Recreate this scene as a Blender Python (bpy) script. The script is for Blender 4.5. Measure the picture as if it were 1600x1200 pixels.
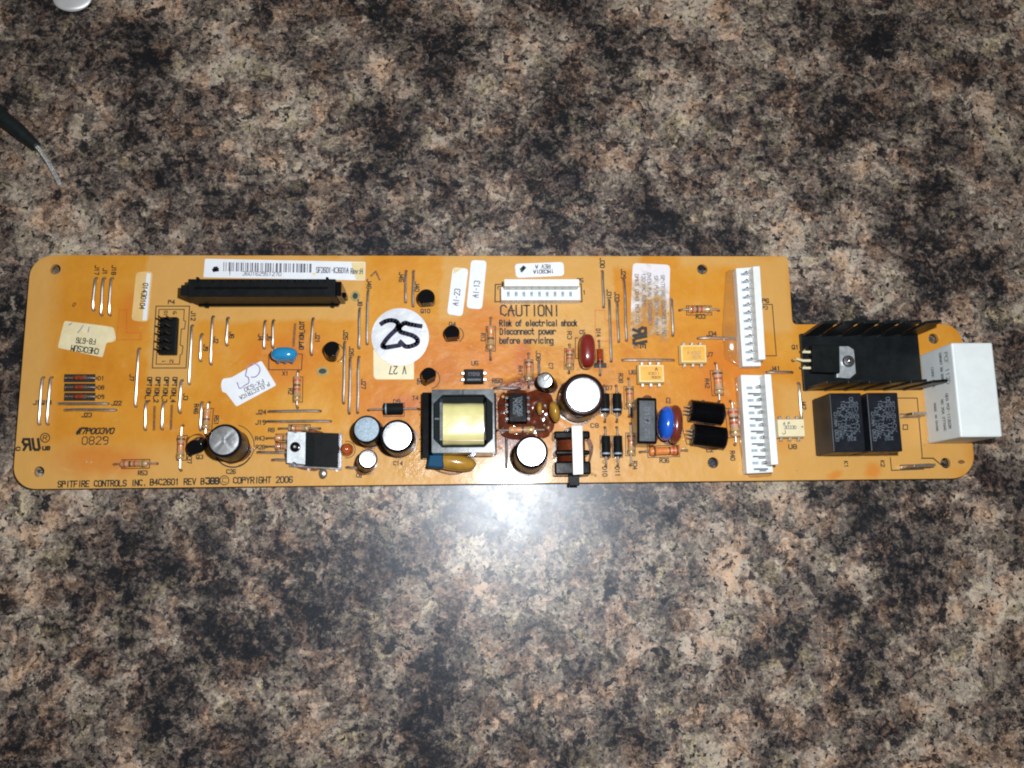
import bpy, math, random
from mathutils import Vector, Matrix, noise
random.seed(7)
S = bpy.context.scene
for o in list(bpy.data.objects): bpy.data.objects.remove(o)
C = S.collection
S.unit_settings.scale_length = 0.01            # one unit = one centimetre
PI = math.pi

# ------------------------------------------------------------------ camera
TOP = 0.42                                     # height of the board's upper face above the counter
V1, V2 = (27350.0, -160.0), (-114.0, -7988.0)  # vanishing points of the board's edges, relative to the image centre
F = math.sqrt(-(V1[0]*V2[0] + V1[1]*V2[1]))
ax = Vector((V1[0], V1[1], F)).normalized()
ay = Vector((V2[0], V2[1], F)); ay = (ay - ax*ay.dot(ax)).normalized()
az = ax.cross(ay)
HC = 28.0
CAM = Vector((0, 0, TOP + HC))
def cam2world(v): return Vector((v.dot(ax), v.dot(ay), v.dot(az)))
cd = bpy.data.cameras.new('camera'); cam = bpy.data.objects.new('camera', cd); C.objects.link(cam)
cx, cy, cz = cam2world(Vector((1,0,0))), cam2world(Vector((0,-1,0))), cam2world(Vector((0,0,-1)))
M4 = Matrix((cx, cy, cz)).transposed().to_4x4(); M4.translation = CAM
cam.matrix_world = M4
cd.sensor_width = 36; cd.lens = 36*F/1600; cd.clip_start = 0.5; cd.clip_end = 500
S.camera = cam
S.render.resolution_x, S.render.resolution_y = 1024, 768

# ------------------------------------------------------------------ light: the phone's flash and a dim room
w = bpy.data.worlds.new('World'); S.world = w; w.use_nodes = True
bg = w.node_tree.nodes['Background']; bg.inputs[0].default_value = (1.0, 0.93, 0.85, 1); bg.inputs[1].default_value = 0.11
ld = bpy.data.lights.new('flash', 'POINT'); ld.energy = 40000; ld.color = (0.92, 0.96, 1.0); ld.shadow_soft_size = 0.45
lo = bpy.data.objects.new('flash', ld); C.objects.link(lo); lo.location = (2.7, 2.6, TOP + HC)
S.view_settings.view_transform = 'Standard'; S.view_settings.look = 'None'
S.view_settings.exposure = 0.0; S.view_settings.gamma = 1.0
S.render.engine = 'CYCLES'
S.cycles.filter_width = 2.0

# ------------------------------------------------------------------ pixel <-> place
def W(px, py, z=TOP):
    d = cam2world(Vector((px-800, py-600, F)))
    t = (z - CAM.z)/d.z
    return Vector((CAM.x + d.x*t, CAM.y + d.y*t, z))
def cpp(px, py, z=TOP): return (W(px+1,py,z) - W(px,py,z)).length

# ------------------------------------------------------------------ materials
def nt(m):
    m.use_nodes = True
    return m.node_tree, m.node_tree.nodes['Principled BSDF']
def inp(b, n, v):
    if n in b.inputs: b.inputs[n].default_value = v
class G:
    """small helper for chains of shader nodes"""
    def __init__(s, tree): s.t = tree
    def n(s, kind, **kw):
        x = s.t.nodes.new(kind)
        for k, v in kw.items(): setattr(x, k, v)
        return x
    def put(s, sock, v):
        if hasattr(v, 'is_output') or isinstance(v, bpy.types.NodeSocket): s.t.links.new(v, sock)
        elif v is not None: sock.default_value = v
    def m(s, op, a, b=None, c=None, clamp=False):
        x = s.n('ShaderNodeMath', operation=op); x.use_clamp = clamp
        s.put(x.inputs[0], a)
        if b is not None: s.put(x.inputs[1], b)
        if c is not None: s.put(x.inputs[2], c)
        return x.outputs[0]
    def mix(s, f, a, b, mode='MIX'):
        x = s.n('ShaderNodeMix', data_type='RGBA', blend_type=mode)
        s.put(x.inputs[0], f)
        for k, v in ((6, a), (7, b)):
            s.put(x.inputs[k], (*v, 1) if isinstance(v, tuple) and len(v) == 3 else v)
        return x.outputs[2]
    def noise(s, vec, scale, detail=4, rough=.6, dist=0):
        x = s.n('ShaderNodeTexNoise'); x.inputs['Scale'].default_value = scale
        x.inputs['Detail'].default_value = detail; x.inputs['Roughness'].default_value = rough
        x.inputs['Distortion'].default_value = dist
        if vec is not None: s.t.links.new(vec, x.inputs['Vector'])
        return x
    def ramp(s, f, stops, interp='LINEAR'):
        x = s.n('ShaderNodeValToRGB'); r = x.color_ramp; r.interpolation = interp
        while len(r.elements) > 1: r.elements.remove(r.elements[0])
        r.elements[0].position = stops[0][0]; r.elements[0].color = (*stops[0][1], 1)
        for p, c in stops[1:]:
            e = r.elements.new(p); e.color = (*c, 1)
        s.put(x.inputs[0], f)
        return x.outputs[0]
    def bump(s, h, strength, dist, b):
        x = s.n('ShaderNodeBump'); x.inputs['Strength'].default_value = strength; x.inputs['Distance'].default_value = dist
        s.put(x.inputs['Height'], h); s.t.links.new(x.outputs[0], b.inputs['Normal'])
        return x
def srgb(r, g, b):
    f = lambda c: (c/255/12.92) if c/255 <= .04045 else ((c/255+.055)/1.055)**2.4
    return (f(r), f(g), f(b))
MAT = {}
def mat(name, col, rough=.5, metal=0., var=.12, scale=3., bump=0., coat=0., bscale=None, stain=None, stain_amt=.5, alpha=1., trans=0., spec=.5):
    if name in MAT: return MAT[name]
    m = bpy.data.materials.new(name); t, b = nt(m); g = G(t)
    tc = g.n('ShaderNodeTexCoord').outputs['Object']
    nz = g.noise(tc, scale, 5, .65)
    lo_ = tuple(max(0, c*(1-var*1.6)) for c in col); hi = tuple(min(1, c*(1+var)) for c in col)
    c = g.ramp(nz.outputs[0], [(.3, lo_), (.7, hi)])
    if stain:
        n2 = g.noise(tc, scale*.7, 6, .7, .6)
        f = g.m('MULTIPLY', g.m('SUBTRACT', n2.outputs[0], .52), 9*stain_amt, clamp=True)
        c = g.mix(f, c, stain)
    t.links.new(c, b.inputs['Base Color'])
    r = g.m('MULTIPLY_ADD', nz.outputs[0], rough*.5, rough*.75)
    t.links.new(r, b.inputs['Roughness'])
    inp(b, 'Metallic', metal); inp(b, 'Specular IOR Level', spec)
    if coat: inp(b, 'Coat Weight', coat); inp(b, 'Coat Roughness', .08)
    if bump:
        n3 = g.noise(tc, bscale or scale*6, 4, .6); g.bump(n3.outputs[0], bump, .02, b)
    if alpha < 1: inp(b, 'Alpha', alpha)
    if trans: inp(b, 'Transmission Weight', trans)
    MAT[name] = m
    return m
mat('wire', (.72,.68,.63), .38, 1, .12, 12)
mat('wire_dark', (.30,.22,.14), .4, .7, .2, 10)
mat('solder', (.75,.74,.72), .25, 1, .1, 8)
mat('black_plastic', (.009,.010,.011), .42, 0, .2, 5, bump=.15, bscale=40, spec=.09)
mat('black_matte', (.010,.012,.012), .55, 0, .2, 5, bump=.2, bscale=50, spec=.05)
mat('black_gloss', (.005,.005,.006), .14, 0, .2, 5, bump=.08, bscale=6, spec=.22)
mat('sleeve', (.008,.007,.010), .3, 0, .2, 3, bump=.15, bscale=6, spec=.12)
mat('sleeve_brown', (.020,.008,.007), .28, 0, .25, 3, bump=.15, bscale=6, spec=.18)
mat('alu', (.84,.87,.90), .31, 1, .06, 5, bump=.15, bscale=7)
mat('alu_dull', (.34,.43,.50), .6, .35, .25, 14, bump=.4, bscale=30)
mat('tab_metal', (.62,.66,.68), .42, .75, .12, 6, bump=.15, bscale=30)
mat('white_plastic', (.80,.82,.80), .42, 0, .05, 3, bump=.05)
mat('relay_white', (.74,.78,.77), .5, 0, .04, 2, bump=.1, bscale=20)
mat('cream_plastic', (.80,.62,.27), .38, 0, .06, 4)
mat('cream_side', (.80,.70,.44), .45, 0, .06, 4)
mat('resistor_tan', (.50,.30,.15), .35, 0, .15, 8, coat=.4)
mat('resistor_big', (.55,.33,.20), .35, 0, .15, 8, coat=.4)
mat('band_brown', (.16,.06,.025), .4, 0, .1, 8)
mat('band_red', (.50,.08,.04), .4, 0, .1, 8)
mat('band_orange', (.70,.22,.05), .4, 0, .1, 8)
mat('band_gold', (.50,.34,.12), .3, .5, .1, 8)
mat('band_black', (.03,.02,.018), .4, 0, .1, 8)
mat('glass_red', (.34,.045,.012), .12, 0, .35, 10, coat=1)
mat('ceramic_blue', (.015,.24,.48), .2, 0, .1, 4, coat=.6)
mat('disc_blue', (.012,.10,.55), .22, 0, .1, 4, coat=.6)
mat('disc_maroon', (.16,.025,.012), .25, 0, .12, 4, coat=.5)
mat('film_red', (.20,.018,.012), .25, 0, .12, 3, coat=.5)
mat('mustard', (.42,.22,.03), .22, 0, .15, 4, coat=.7)
mat('tape_blue', (.004,.06,.13), .6, 0, .15, 6, bump=.2, spec=.15)
mat('tape_yellow', (.68,.62,.27), .28, 0, .06, 2.5, bump=.35, bscale=4, coat=.6, stain=(.50,.34,.10), stain_amt=.22)
mat('ferrite', (.045,.062,.072), .25, 0, .3, 3, bump=.12, bscale=5, coat=.1, spec=.5)
mat('panel_grey', (.075,.085,.095), .5, 0, .3, 4, bump=.2, bscale=12, spec=.3)
mat('pin_black', (.05,.05,.05), .3, .8, .3, 4)
mat('copper', (.28,.08,.03), .35, .55, .25, 20, bump=.3, bscale=25)
mat('heatsink', (.006,.008,.009), .38, 0, .3, 3, bump=.2, bscale=30, spec=.3)
mat('steel', (.42,.42,.44), .3, 1, .2, 8)
mat('blade_metal', (.50,.46,.40), .35, .9, .25, 8)
mat('print_black', (.022,.018,.012), .6, 0, .4, 10)
mat('print_grey', (.16,.16,.19), .7, 0, .5, 14)
mat('print_brown', (.24,.10,.03), .6, 0, .4, 10)
mat('print_relay', (.10,.12,.145), .6, 0, .4, 14)
mat('pen_purple', (.30,.26,.46), .6, 0, .4, 8)
mat('marker', (.010,.008,.035), .3, 0, .8, 3)
mat('trace_red', (.62,.12,.03), .5, 0, .3, 5)
mat('ink_green', (.01,.035,.03), .5, 0, .3, 8)
mat('ink_halo', (.38,.27,.08), .5, 0, .2, 8)
mat('paper', (.78,.80,.84), .5, 0, .04, 2)
mat('paper_stained', (.78,.68,.42), .5, 0, .06, 3, stain=(.66,.46,.16), stain_amt=.25)
mat('paper_part', (.78,.80,.84), .5, 0, .04, .8, stain=(.78,.62,.34), stain_amt=.12)
mat('paper_yellow', (.80,.70,.46), .45, 0, .08, 1.0, stain=(.76,.60,.30), stain_amt=.3)
mat('paper_amber', (.76,.50,.20), .45, 0, .08, 1.5)
mat('yellow_strip', (.78,.62,.30), .45, 0, .08, 3)
mat('silver_paper', (.82,.84,.88), .32, .55, .05, .9, bump=1., bscale=.75)
mat('orange_dome', (.45,.09,.02), .1, 0, .2, 6, coat=1)
mat('cable', (.005,.010,.010), .5, 0, .3, 4, bump=.4, bscale=14)
mat('braid', (.85,.85,.80), .45, .9, .3, 12, bump=.4, bscale=20)
mat('spoon_steel', (.85,.85,.85), .5, .55, .05, 1)
mat('hole_dark', (.12,.04,.01), .8, 0, .2, 5)
mat('burnt', (.12,.018,.004), .5, 0, .5, 2.5, coat=.6, bump=.9, bscale=8, spec=.0, alpha=.8)
mat('residue_shade', (.20,.055,.010), .25, 0, .5, 4, coat=.5, bump=.3, alpha=.8)  # dried flux, its dark colour also painting the shadow beneath parts
mat('slate', (.010,.012,.017), .4, 0, .25, 3, bump=.1, bscale=20, spec=.2)
mat('opto_gold', (.80,.42,.06), .4, 0, .08, 3, stain=(.80,.60,.28), stain_amt=.15)
mat('copper_strip', (.68,.66,.58), .35, 0, .08, 6, bump=.4, bscale=5)

def m_glue():
    m = bpy.data.materials.new('hot_glue'); t, b = nt(m); g = G(t)
    tc = g.n('ShaderNodeTexCoord').outputs['Object']
    n = g.noise(tc, 1.3, 1, .4); g.bump(n.outputs[0], .9, .2, b); inp(b,'Coat Weight',.6)
    b.inputs['Base Color'].default_value = (.46,.24,.085,1); inp(b,'Roughness',.12)
    f = g.m('MULTIPLY_ADD', g.noise(tc, .9, 4).outputs[0], 1.1, -.22, clamp=True)
    t.links.new(f, b.inputs['Alpha'])
    MAT['hot_glue'] = m
m_glue()
def m_film():
    """clear-ish film sticker, whitened where it has lifted"""
    m = bpy.data.materials.new('film_sticker'); t, b = nt(m); g = G(t)
    tc = g.n('ShaderNodeTexCoord').outputs['Object']
    n = g.noise(tc, 1.1, 6, .7, .8)
    s = g.n('ShaderNodeSeparateXYZ'); t.links.new(tc, s.inputs[0])
    y = g.m('MULTIPLY_ADD', s.outputs[1], .27, .56)
    x = g.m('MULTIPLY', g.m('ABSOLUTE', g.m('ADD', s.outputs[0], .05)), .35)
    v = g.m('ADD', g.m('ADD', y, x), g.m('MULTIPLY_ADD', n.outputs[0], 1.9, -1.16))
    c = g.ramp(v, [(.30, (.60,.34,.12)), (.46, (.70,.52,.30)), (.62, (.74,.66,.60)), (.8, (.78,.74,.76))])
    t.links.new(c, b.inputs['Base Color']); inp(b, 'Roughness', .35)
    a = g.m('MULTIPLY_ADD', v, 1.7, -.32, clamp=True)
    t.links.new(a, b.inputs['Alpha'])
    MAT['film_sticker'] = m
m_film()

def m_counter():
    m = bpy.data.materials.new('granite_laminate'); t, b = nt(m); g = G(t)
    tc = g.n('ShaderNodeTexCoord').outputs['Object']
    # jagged warp of the coordinates
    wn = g.noise(tc, 1.1, 6, .68)
    vs = g.n('ShaderNodeVectorMath', operation='SUBTRACT'); t.links.new(wn.outputs['Color'], vs.inputs[0]); vs.inputs[1].default_value = (.5,.5,.5)
    vm = g.n('ShaderNodeVectorMath', operation='SCALE'); t.links.new(vs.outputs[0], vm.inputs[0]); vm.inputs['Scale'].default_value = 1.5
    va = g.n('ShaderNodeVectorMath', operation='ADD'); t.links.new(tc, va.inputs[0]); t.links.new(vm.outputs[0], va.inputs[1])
    wv = va.outputs[0]
    big = g.noise(wv, .17, 5, .60).outputs[0]                  # clouds of tan and dark
    mid = g.noise(wv, .50, 5, .60).outputs[0]
    small = g.noise(wv, 2.3, 5, .66).outputs[0]
    def cell(scale):
        v = g.n('ShaderNodeTexVoronoi', feature='F1'); v.inputs['Scale'].default_value = scale; t.links.new(wv, v.inputs['Vector'])
        return v
    c2 = cell(3.2); c3 = cell(8.)
    s2 = g.n('ShaderNodeSeparateColor'); t.links.new(c2.outputs['Color'], s2.inputs[0])
    s3 = g.n('ShaderNodeSeparateColor'); t.links.new(c3.outputs['Color'], s3.inputs[0])
    fine = g.noise(tc, 6.5, 5, .78).outputs[0]
    v = g.m('MULTIPLY', big, 1.55)
    v = g.m('ADD', v, g.m('MULTIPLY', mid, 1.30))
    v = g.m('ADD', v, g.m('MULTIPLY', small, .75))
    v = g.m('ADD', v, g.m('MULTIPLY', s2.outputs[0], .22))
    v = g.m('ADD', v, g.m('MULTIPLY', s3.outputs[0], .24))
    v = g.m('ADD', v, g.m('MULTIPLY', fine, 1.05))
    v = g.m('SUBTRACT', v, 1.985)
    c = g.ramp(v, [(.20, (.004,.004,.005)), (.34, (.014,.011,.011)), (.43, (.050,.036,.030)), (.55, (.112,.084,.064)),
                   (.69, (.205,.156,.113)), (.84, (.37,.290,.205)), (1., (.52,.42,.30))])
    # hue drift: pinkish / greyish / ochre crystals
    hue = g.noise(wv, .9, 4, .6).outputs[0]
    tint = g.ramp(hue, [(.36, (1.16,.90,.70)), (.46, (1.05,.94,.90)), (.55, (.94,.98,1.04)), (.64, (1.04,1.02,.82))])
    c = g.mix(1., c, tint, 'MULTIPLY')
    t2 = g.ramp(s2.outputs[1], [(0, (.80,.78,.80)), (.5, (1,1,1)), (1, (1.20,1.15,1.10))])
    c = g.mix(.8, c, t2, 'MULTIPLY')
    # hard dark flecks
    fl = g.noise(wv, 1.9, 4, .6).outputs[0]
    f = g.m('MULTIPLY', g.m('SUBTRACT', fl, .585), 22, clamp=True)
    c = g.mix(g.m('MULTIPLY', f, .92), c, (.007,.006,.008))
    sp1 = g.noise(tc, 5.5, 3, .6, .5).outputs[0]
    c = g.mix(g.m('MULTIPLY', g.m('SUBTRACT', sp1, .575), 14, clamp=True), c, (.010,.009,.010))
    # scattered pale flecks
    pf = g.noise(wv, 1.3, 5, .62, .4).outputs[0]
    f2 = g.m('MULTIPLY', g.m('SUBTRACT', pf, .63), 14, clamp=True)
    c = g.mix(g.m('MULTIPLY', f2, .6), c, g.mix(fine, (.20,.15,.10), (.62,.50,.36)))
    hv = g.n('ShaderNodeHueSaturation'); hv.inputs['Saturation'].default_value = .86; hv.inputs['Value'].default_value = 1.0
    t.links.new(c, hv.inputs['Color'])
    t.links.new(hv.outputs[0], b.inputs['Base Color'])
    r = g.m('MULTIPLY_ADD', g.noise(tc, 2.2, 4).outputs[0], .16, .36)
    t.links.new(r, b.inputs['Roughness']); inp(b, 'Specular IOR Level', .30)
    b.inputs['Specular Tint'].default_value = (.62,.78,1,1)
    cn = g.noise(wv, 1.4, 5, .65).outputs[0]
    inp(b, 'Coat Weight', .65); t.links.new(g.m('MULTIPLY_ADD', cn, .30, .15), b.inputs['Coat Roughness']); inp(b, 'Coat IOR', 1.5)
    g.bump(g.noise(tc, 14., 3, .6).outputs[0], .12, .02, b)
    return m

def m_board():
    m = bpy.data.materials.new('phenolic_board'); t, b = nt(m); g = G(t)
    tc = g.n('ShaderNodeTexCoord').outputs['Object']
    wn = g.noise(tc, .9, 5, .6)
    vs = g.n('ShaderNodeVectorMath', operation='SUBTRACT'); t.links.new(wn.outputs['Color'], vs.inputs[0]); vs.inputs[1].default_value = (.5,.5,.5)
    vm = g.n('ShaderNodeVectorMath', operation='SCALE'); t.links.new(vs.outputs[0], vm.inputs[0]); vm.inputs['Scale'].default_value = .7
    va = g.n('ShaderNodeVectorMath', operation='ADD'); t.links.new(tc, va.inputs[0]); t.links.new(vm.outputs[0], va.inputs[1])
    s = g.n('ShaderNodeSeparateXYZ'); t.links.new(va.outputs[0], s.inputs[0])
    X, Y = s.outputs[0], s.outputs[1]
    def box(x0, y0, x1, y1, soft):
        p, q = W(x0, y0), W(x1, y1)
        hx, hy = abs(q.x-p.x)/2, abs(q.y-p.y)/2
        dx = g.m('SUBTRACT', g.m('ABSOLUTE', g.m('SUBTRACT', X, (p.x+q.x)/2)), hx)
        dy = g.m('SUBTRACT', g.m('ABSOLUTE', g.m('SUBTRACT', Y, (p.y+q.y)/2)), hy)
        d = g.m('MAXIMUM', dx, dy)
        return g.m('MULTIPLY_ADD', d, -1/soft, .5, clamp=True)
    def ell(x, y, rx, ry):
        p = W(x, y); k = cpp(x, y)
        dx = g.m('DIVIDE', g.m('SUBTRACT', X, p.x), rx*k); dy = g.m('DIVIDE', g.m('SUBTRACT', Y, p.y), ry*k)
        r = g.m('SQRT', g.m('ADD', g.m('MULTIPLY', dx, dx), g.m('MULTIPLY', dy, dy)))
        return g.m('MULTIPLY_ADD', r, -1.6, 1.7, clamp=True)
    n1 = g.noise(tc, .45, 5, .6).outputs[0]; n2 = g.noise(tc, 2.2, 5, .7).outputs[0]
    base = g.ramp(g.m('ADD', g.m('MULTIPLY', n1, .75), g.m('MULTIPLY', n2, .25)),
                  [(.34, (.56,.20,.014)), (.5, (.61,.255,.024)), (.66, (.63,.31,.048))])
    lite = (.62,.34,.095)
    boxes = [box(232,398,568,500,.16), box(236,480,300,605,.18), box(690,398,960,498,.14), box(775,485,948,540,.2),
             box(1060,398,1240,418,.3), box(1150,400,1240,520,.3), box(22,700,1500,770,.9), box(1380,600,1520,740,.5), box(1215,600,1290,770,.6),
             box(20,390,62,770,.7), box(690,398,1000,418,.2)]
    ms = boxes[0]
    for q in boxes[1:]: ms = g.m('MAXIMUM', ms, q)
    c = g.mix(g.m('MULTIPLY', ms, .85), base, lite)
    hot = [ell(700,560,150,60), ell(600,620,60,60), ell(160,720,90,30), ell(205,490,28,50), ell(1130,600,70,90), ell(760,500,50,40), ell(440,560,80,60)]
    mh = hot[0]
    for q in hot[1:]: mh = g.m('MAXIMUM', mh, q)
    c = g.mix(g.m('MULTIPLY', mh, .62), c, (.58,.155,.012))
    red = g.m('MAXIMUM', ell(813,640,62,52), g.m('MAXIMUM', ell(820,600,62,14), ell(795,690,34,40)))
    c = g.mix(g.m('MULTIPLY', red, .93), c, (.13,.014,.006))
    c = g.mix(g.m('MULTIPLY', g.m('MAXIMUM', ell(645,630,34,18), ell(815,560,20,28)), .6), c, (.48,.10,.02))
    spot = g.m('MAXIMUM', ell(1364,736,16,12), ell(1308,744,15,8))
    c = g.mix(g.m('MULTIPLY', spot, .7), c, (.62,.19,.015))
    sn = g.noise(tc, 1.3, 6, .7, .8).outputs[0]
    sm_ = g.m('MULTIPLY', ell(830,620,330,170), g.m('MULTIPLY', g.m('SUBTRACT', sn, .47), 5, clamp=True))
    c = g.mix(g.m('MULTIPLY', sm_, .55), c, (.42,.11,.010))
    # pale worn blotches
    nb = g.noise(tc, 1.1, 5, .7, .5).outputs[0]
    c = g.mix(g.m('MULTIPLY', g.m('SUBTRACT', nb, .60), 5, clamp=True), c, (.64,.34,.12))
    t.links.new(c, b.inputs['Base Color'])
    wet = g.m('MAXIMUM', red, g.m('MAXIMUM', ell(805,738,105,42), ell(648,728,36,26)))
    r = g.m('MULTIPLY_ADD', g.noise(tc, 1.5, 4).outputs[0], .22, .30)
    t.links.new(g.m('SUBTRACT', r, g.m('MULTIPLY', wet, .18)), b.inputs['Roughness'])
    t.links.new(g.m('MULTIPLY_ADD', wet, .85, .15, clamp=True), b.inputs['Coat Weight']); inp(b, 'Coat Roughness', .12); inp(b, 'Specular IOR Level', .3)
    bh = g.m('ADD', g.noise(tc, 1.4, 3, .5).outputs[0], g.m('MULTIPLY', g.noise(tc, 5., 4, .6).outputs[0], g.m('MULTIPLY_ADD', wet, 1.1, .10)))
    g.bump(bh, .35, .12, b)
    return m

# ------------------------------------------------------------------ mesh builder
class B:
    def __init__(s): s.v = []; s.f = []
    def add(s, vs, fs, mt=None):
        o = len(s.v)
        s.v += [tuple(mt @ Vector(p)) if mt else tuple(p) for p in vs]
        s.f += [tuple(i+o for i in f) for f in fs]
        return s
    def box(s, x0, y0, z0, x1, y1, z1, mt=None):
        v = [(x0,y0,z0),(x1,y0,z0),(x1,y1,z0),(x0,y1,z0),(x0,y0,z1),(x1,y0,z1),(x1,y1,z1),(x0,y1,z1)]
        return s.add(v, [(3,2,1,0),(4,5,6,7),(0,1,5,4),(1,2,6,5),(2,3,7,6),(3,0,4,7)], mt)
    def prism(s, pts, z0, z1, mt=None, top=1.0):
        n = len(pts); a = sum((p[0]*pts[(i+1)%n][1]-pts[(i+1)%n][0]*p[1]) for i, p in enumerate(pts))
        if a < 0: pts = pts[::-1]
        mx = sum(p[0] for p in pts)/n; my = sum(p[1] for p in pts)/n
        v = [(p[0],p[1],z0) for p in pts] + [(mx+(p[0]-mx)*top, my+(p[1]-my)*top, z1) for p in pts]
        f = [tuple(range(n-1,-1,-1)), tuple(range(n,2*n))] + [(i,(i+1)%n,(i+1)%n+n,i+n) for i in range(n)]
        return s.add(v, f, mt)
    def lathe(s, prof, seg=32, mt=None, sx=1, sy=1):
        """prof: list of (r, z) from bottom to top"""
        v = []; f = []
        for r, z in prof:
            for k in range(seg):
                a = 2*PI*k/seg; v.append((r*sx*math.cos(a), r*sy*math.sin(a), z))
        for i in range(len(prof)-1):
            for k in range(seg):
                f.append((i*seg+k, i*seg+(k+1)%seg, (i+1)*seg+(k+1)%seg, (i+1)*seg+k))
        f.append(tuple(range(seg-1,-1,-1))); f.append(tuple((len(prof)-1)*seg+k for k in range(seg)))
        return s.add(v, f, mt)
    def tube(s, path, r, seg=8, mt=None, flat=1.0):
        P = [Vector(p) for p in path]; v = []; f = []; n = len(P)
        rr = r if isinstance(r, (list, tuple)) else [r]*n
        ref = Vector((0,0,1))
        d0 = (P[-1]-P[0]).normalized()
        if abs(d0.z) > .95 and n == 2: ref = Vector((0,1,0))
        for i, p in enumerate(P):
            d = (P[min(i+1,n-1)] - P[max(i-1,0)]).normalized()
            rf = ref if abs(d.dot(ref)) < .97 else Vector((0,1,0))
            a = d.cross(rf).normalized(); bb = a.cross(d).normalized()
            for k in range(seg):
                t = 2*PI*k/seg
                v.append(tuple(p + a*math.cos(t)*rr[i] + bb*math.sin(t)*rr[i]*flat))
        for i in range(n-1):
            for k in range(seg):
                f.append((i*seg+k, (i+1)*seg+k, (i+1)*seg+(k+1)%seg, i*seg+(k+1)%seg))
        f.append(tuple(range(seg))); f.append(tuple((n-1)*seg+k for k in range(seg-1,-1,-1)))
        return s.add(v, f, mt)
    def ell(s, rx, ry, rz, seg=28, ring=16, e=1.0, mt=None, wob=0):
        """superellipsoid, e<1 is boxier"""
        sp = lambda x, p: math.copysign(abs(x)**p, x)
        v = []; f = []
        for i in range(ring+1):
            t = -PI/2 + PI*i/ring
            for k in range(seg):
                u = 2*PI*k/seg
                p = Vector((rx*sp(math.cos(t),e)*sp(math.cos(u),e), ry*sp(math.cos(t),e)*sp(math.sin(u),e), rz*sp(math.sin(t),e)))
                if wob: p *= 1 + wob*(noise.noise(p*4))
                v.append(tuple(p))
        for i in range(ring):
            for k in range(seg):
                f.append((i*seg+k, i*seg+(k+1)%seg, (i+1)*seg+(k+1)%seg, (i+1)*seg+k))
        return s.add(v, f, mt)
    def mesh(s, name, m, smooth=True):
        me = bpy.data.meshes.new(name); me.from_pydata(s.v, [], s.f)
        me.materials.append(MAT[m] if isinstance(m, str) else m)
        if smooth:
            me.polygons.foreach_set('use_smooth', [True]*len(me.polygons))
            me.set_sharp_from_angle(angle=math.radians(38))
        me.update(); me.validate()
        return me
def obj(name, me, parent=None, loc=None, rot=None, bevel=0, label=None):
    o = bpy.data.objects.new(name, me); C.objects.link(o)
    if parent: o.parent = parent
    if loc is not None: o.location = loc
    if rot is not None: o.rotation_euler = rot
    if bevel:
        md = o.modifiers.new('bevel', 'BEVEL'); md.width = bevel; md.segments = 2; md.limit_method = 'ANGLE'; md.angle_limit = math.radians(40)
    if label: o['label'] = label
    return o
def Rz(deg): return Matrix.Rotation(math.radians(deg), 4, 'Z')
def Tr(x, y, z): return Matrix.Translation((x, y, z))

# ------------------------------------------------------------------ the counter
bc = B().box(-60, -45, -3.0, 60, 60, 0)
ct = obj('countertop', bc.mesh('countertop', m_counter(), False)); ct['kind'] = 'structure'
ct['label'] = 'brown, black and tan speckled granite-look counter under the circuit board'

# ------------------------------------------------------------------ the circuit board
root = bpy.data.objects.new('circuit_board', None); C.objects.link(root)
R0 = W(760, 580, 0); root.location = R0
root['label'] = 'long orange circuit board crowded with electronic components, lying on the counter'
root['category'] = 'circuit board'
def part(name, b_, m, at, rz=0, bevel=0, label=None, smooth=True):
    """a part standing at world point `at`; its mesh is in local coordinates"""
    return obj(name, b_.mesh(name, m, smooth), root, Vector(at) - R0, (0,0,math.radians(rz)), bevel, label)
def sub(p, name, b_, m, bevel=0, label=None, smooth=True, loc=None):
    return obj(name, b_.mesh(name, m, smooth), p, loc, None, bevel, label)

TH = 0.16
def arc(cx, cy, r, a0, a1, n=10):
    return [(cx + r*math.cos(math.radians(a0+(a1-a0)*i/n)), cy + r*math.sin(math.radians(a0+(a1-a0)*i/n))) for i in range(n+1)]
tl = W(47, 440); tp = W(300, 399.3); bl = W(22, 720); bt = W(700, 756.5)
xl = (W(46,440).x + W(22.5,715).x)/2; yt = W(700,400).y; yb = W(760,755.5).y
xr1 = W(1234,450).x; ymid = W(1340,507).y; xr2 = W(1516,660).x
rr = .72
out = []
out += arc(xl+rr, yt-rr, rr, 180, 90)
out += arc(xr1-.14, yt-.14, .14, 90, 0, 5)
out += [(xr1 + .16 - .16*math.cos(math.radians(a)), ymid + .16 - .16*math.sin(math.radians(a))) for a in (0,22,45,68,90)]
out += arc(xr2-.62, ymid-.62, .62, 90, 0, 8)
out += arc(xr2-.8, yb+.8, .8, 0, -90)
out += arc(xl+rr, yb+rr, rr, -90, -180)
HOLES = [(86,420.5,9),(60.5,737,9),(1097.4,420.5,8.5),(1114.3,723,9),(1459,529,8.5),(1478,723.5,8.5)]
cu = bpy.data.curves.new('board', 'CURVE'); cu.dimensions = '2D'; cu.fill_mode = 'BOTH'
def loop(pts):
    sp = cu.splines.new('POLY'); sp.points.add(len(pts)-1); sp.use_cyclic_u = True
    for i, p in enumerate(pts): sp.points[i].co = (p[0], p[1], 0, 1)
loop(out)
for hx, hy, hr in HOLES:
    p = W(hx, hy); r = hr*cpp(hx, hy)
    loop([(p.x + r*math.cos(2*PI*k/24), p.y + r*math.sin(2*PI*k/24)) for k in range(24)])
cu.extrude = TH/2; cu.bevel_depth = .012; cu.bevel_resolution = 1
tmp = bpy.data.objects.new('board_curve', cu); C.objects.link(tmp)
dg = bpy.context.evaluated_depsgraph_get()
me = bpy.data.meshes.new_from_object(tmp.evaluated_get(dg)); bpy.data.objects.remove(tmp); me.name = 'board'
me.transform(Tr(0,0,TOP - TH/2 - .012)); me.materials.clear(); me.materials.append(m_board())
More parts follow.
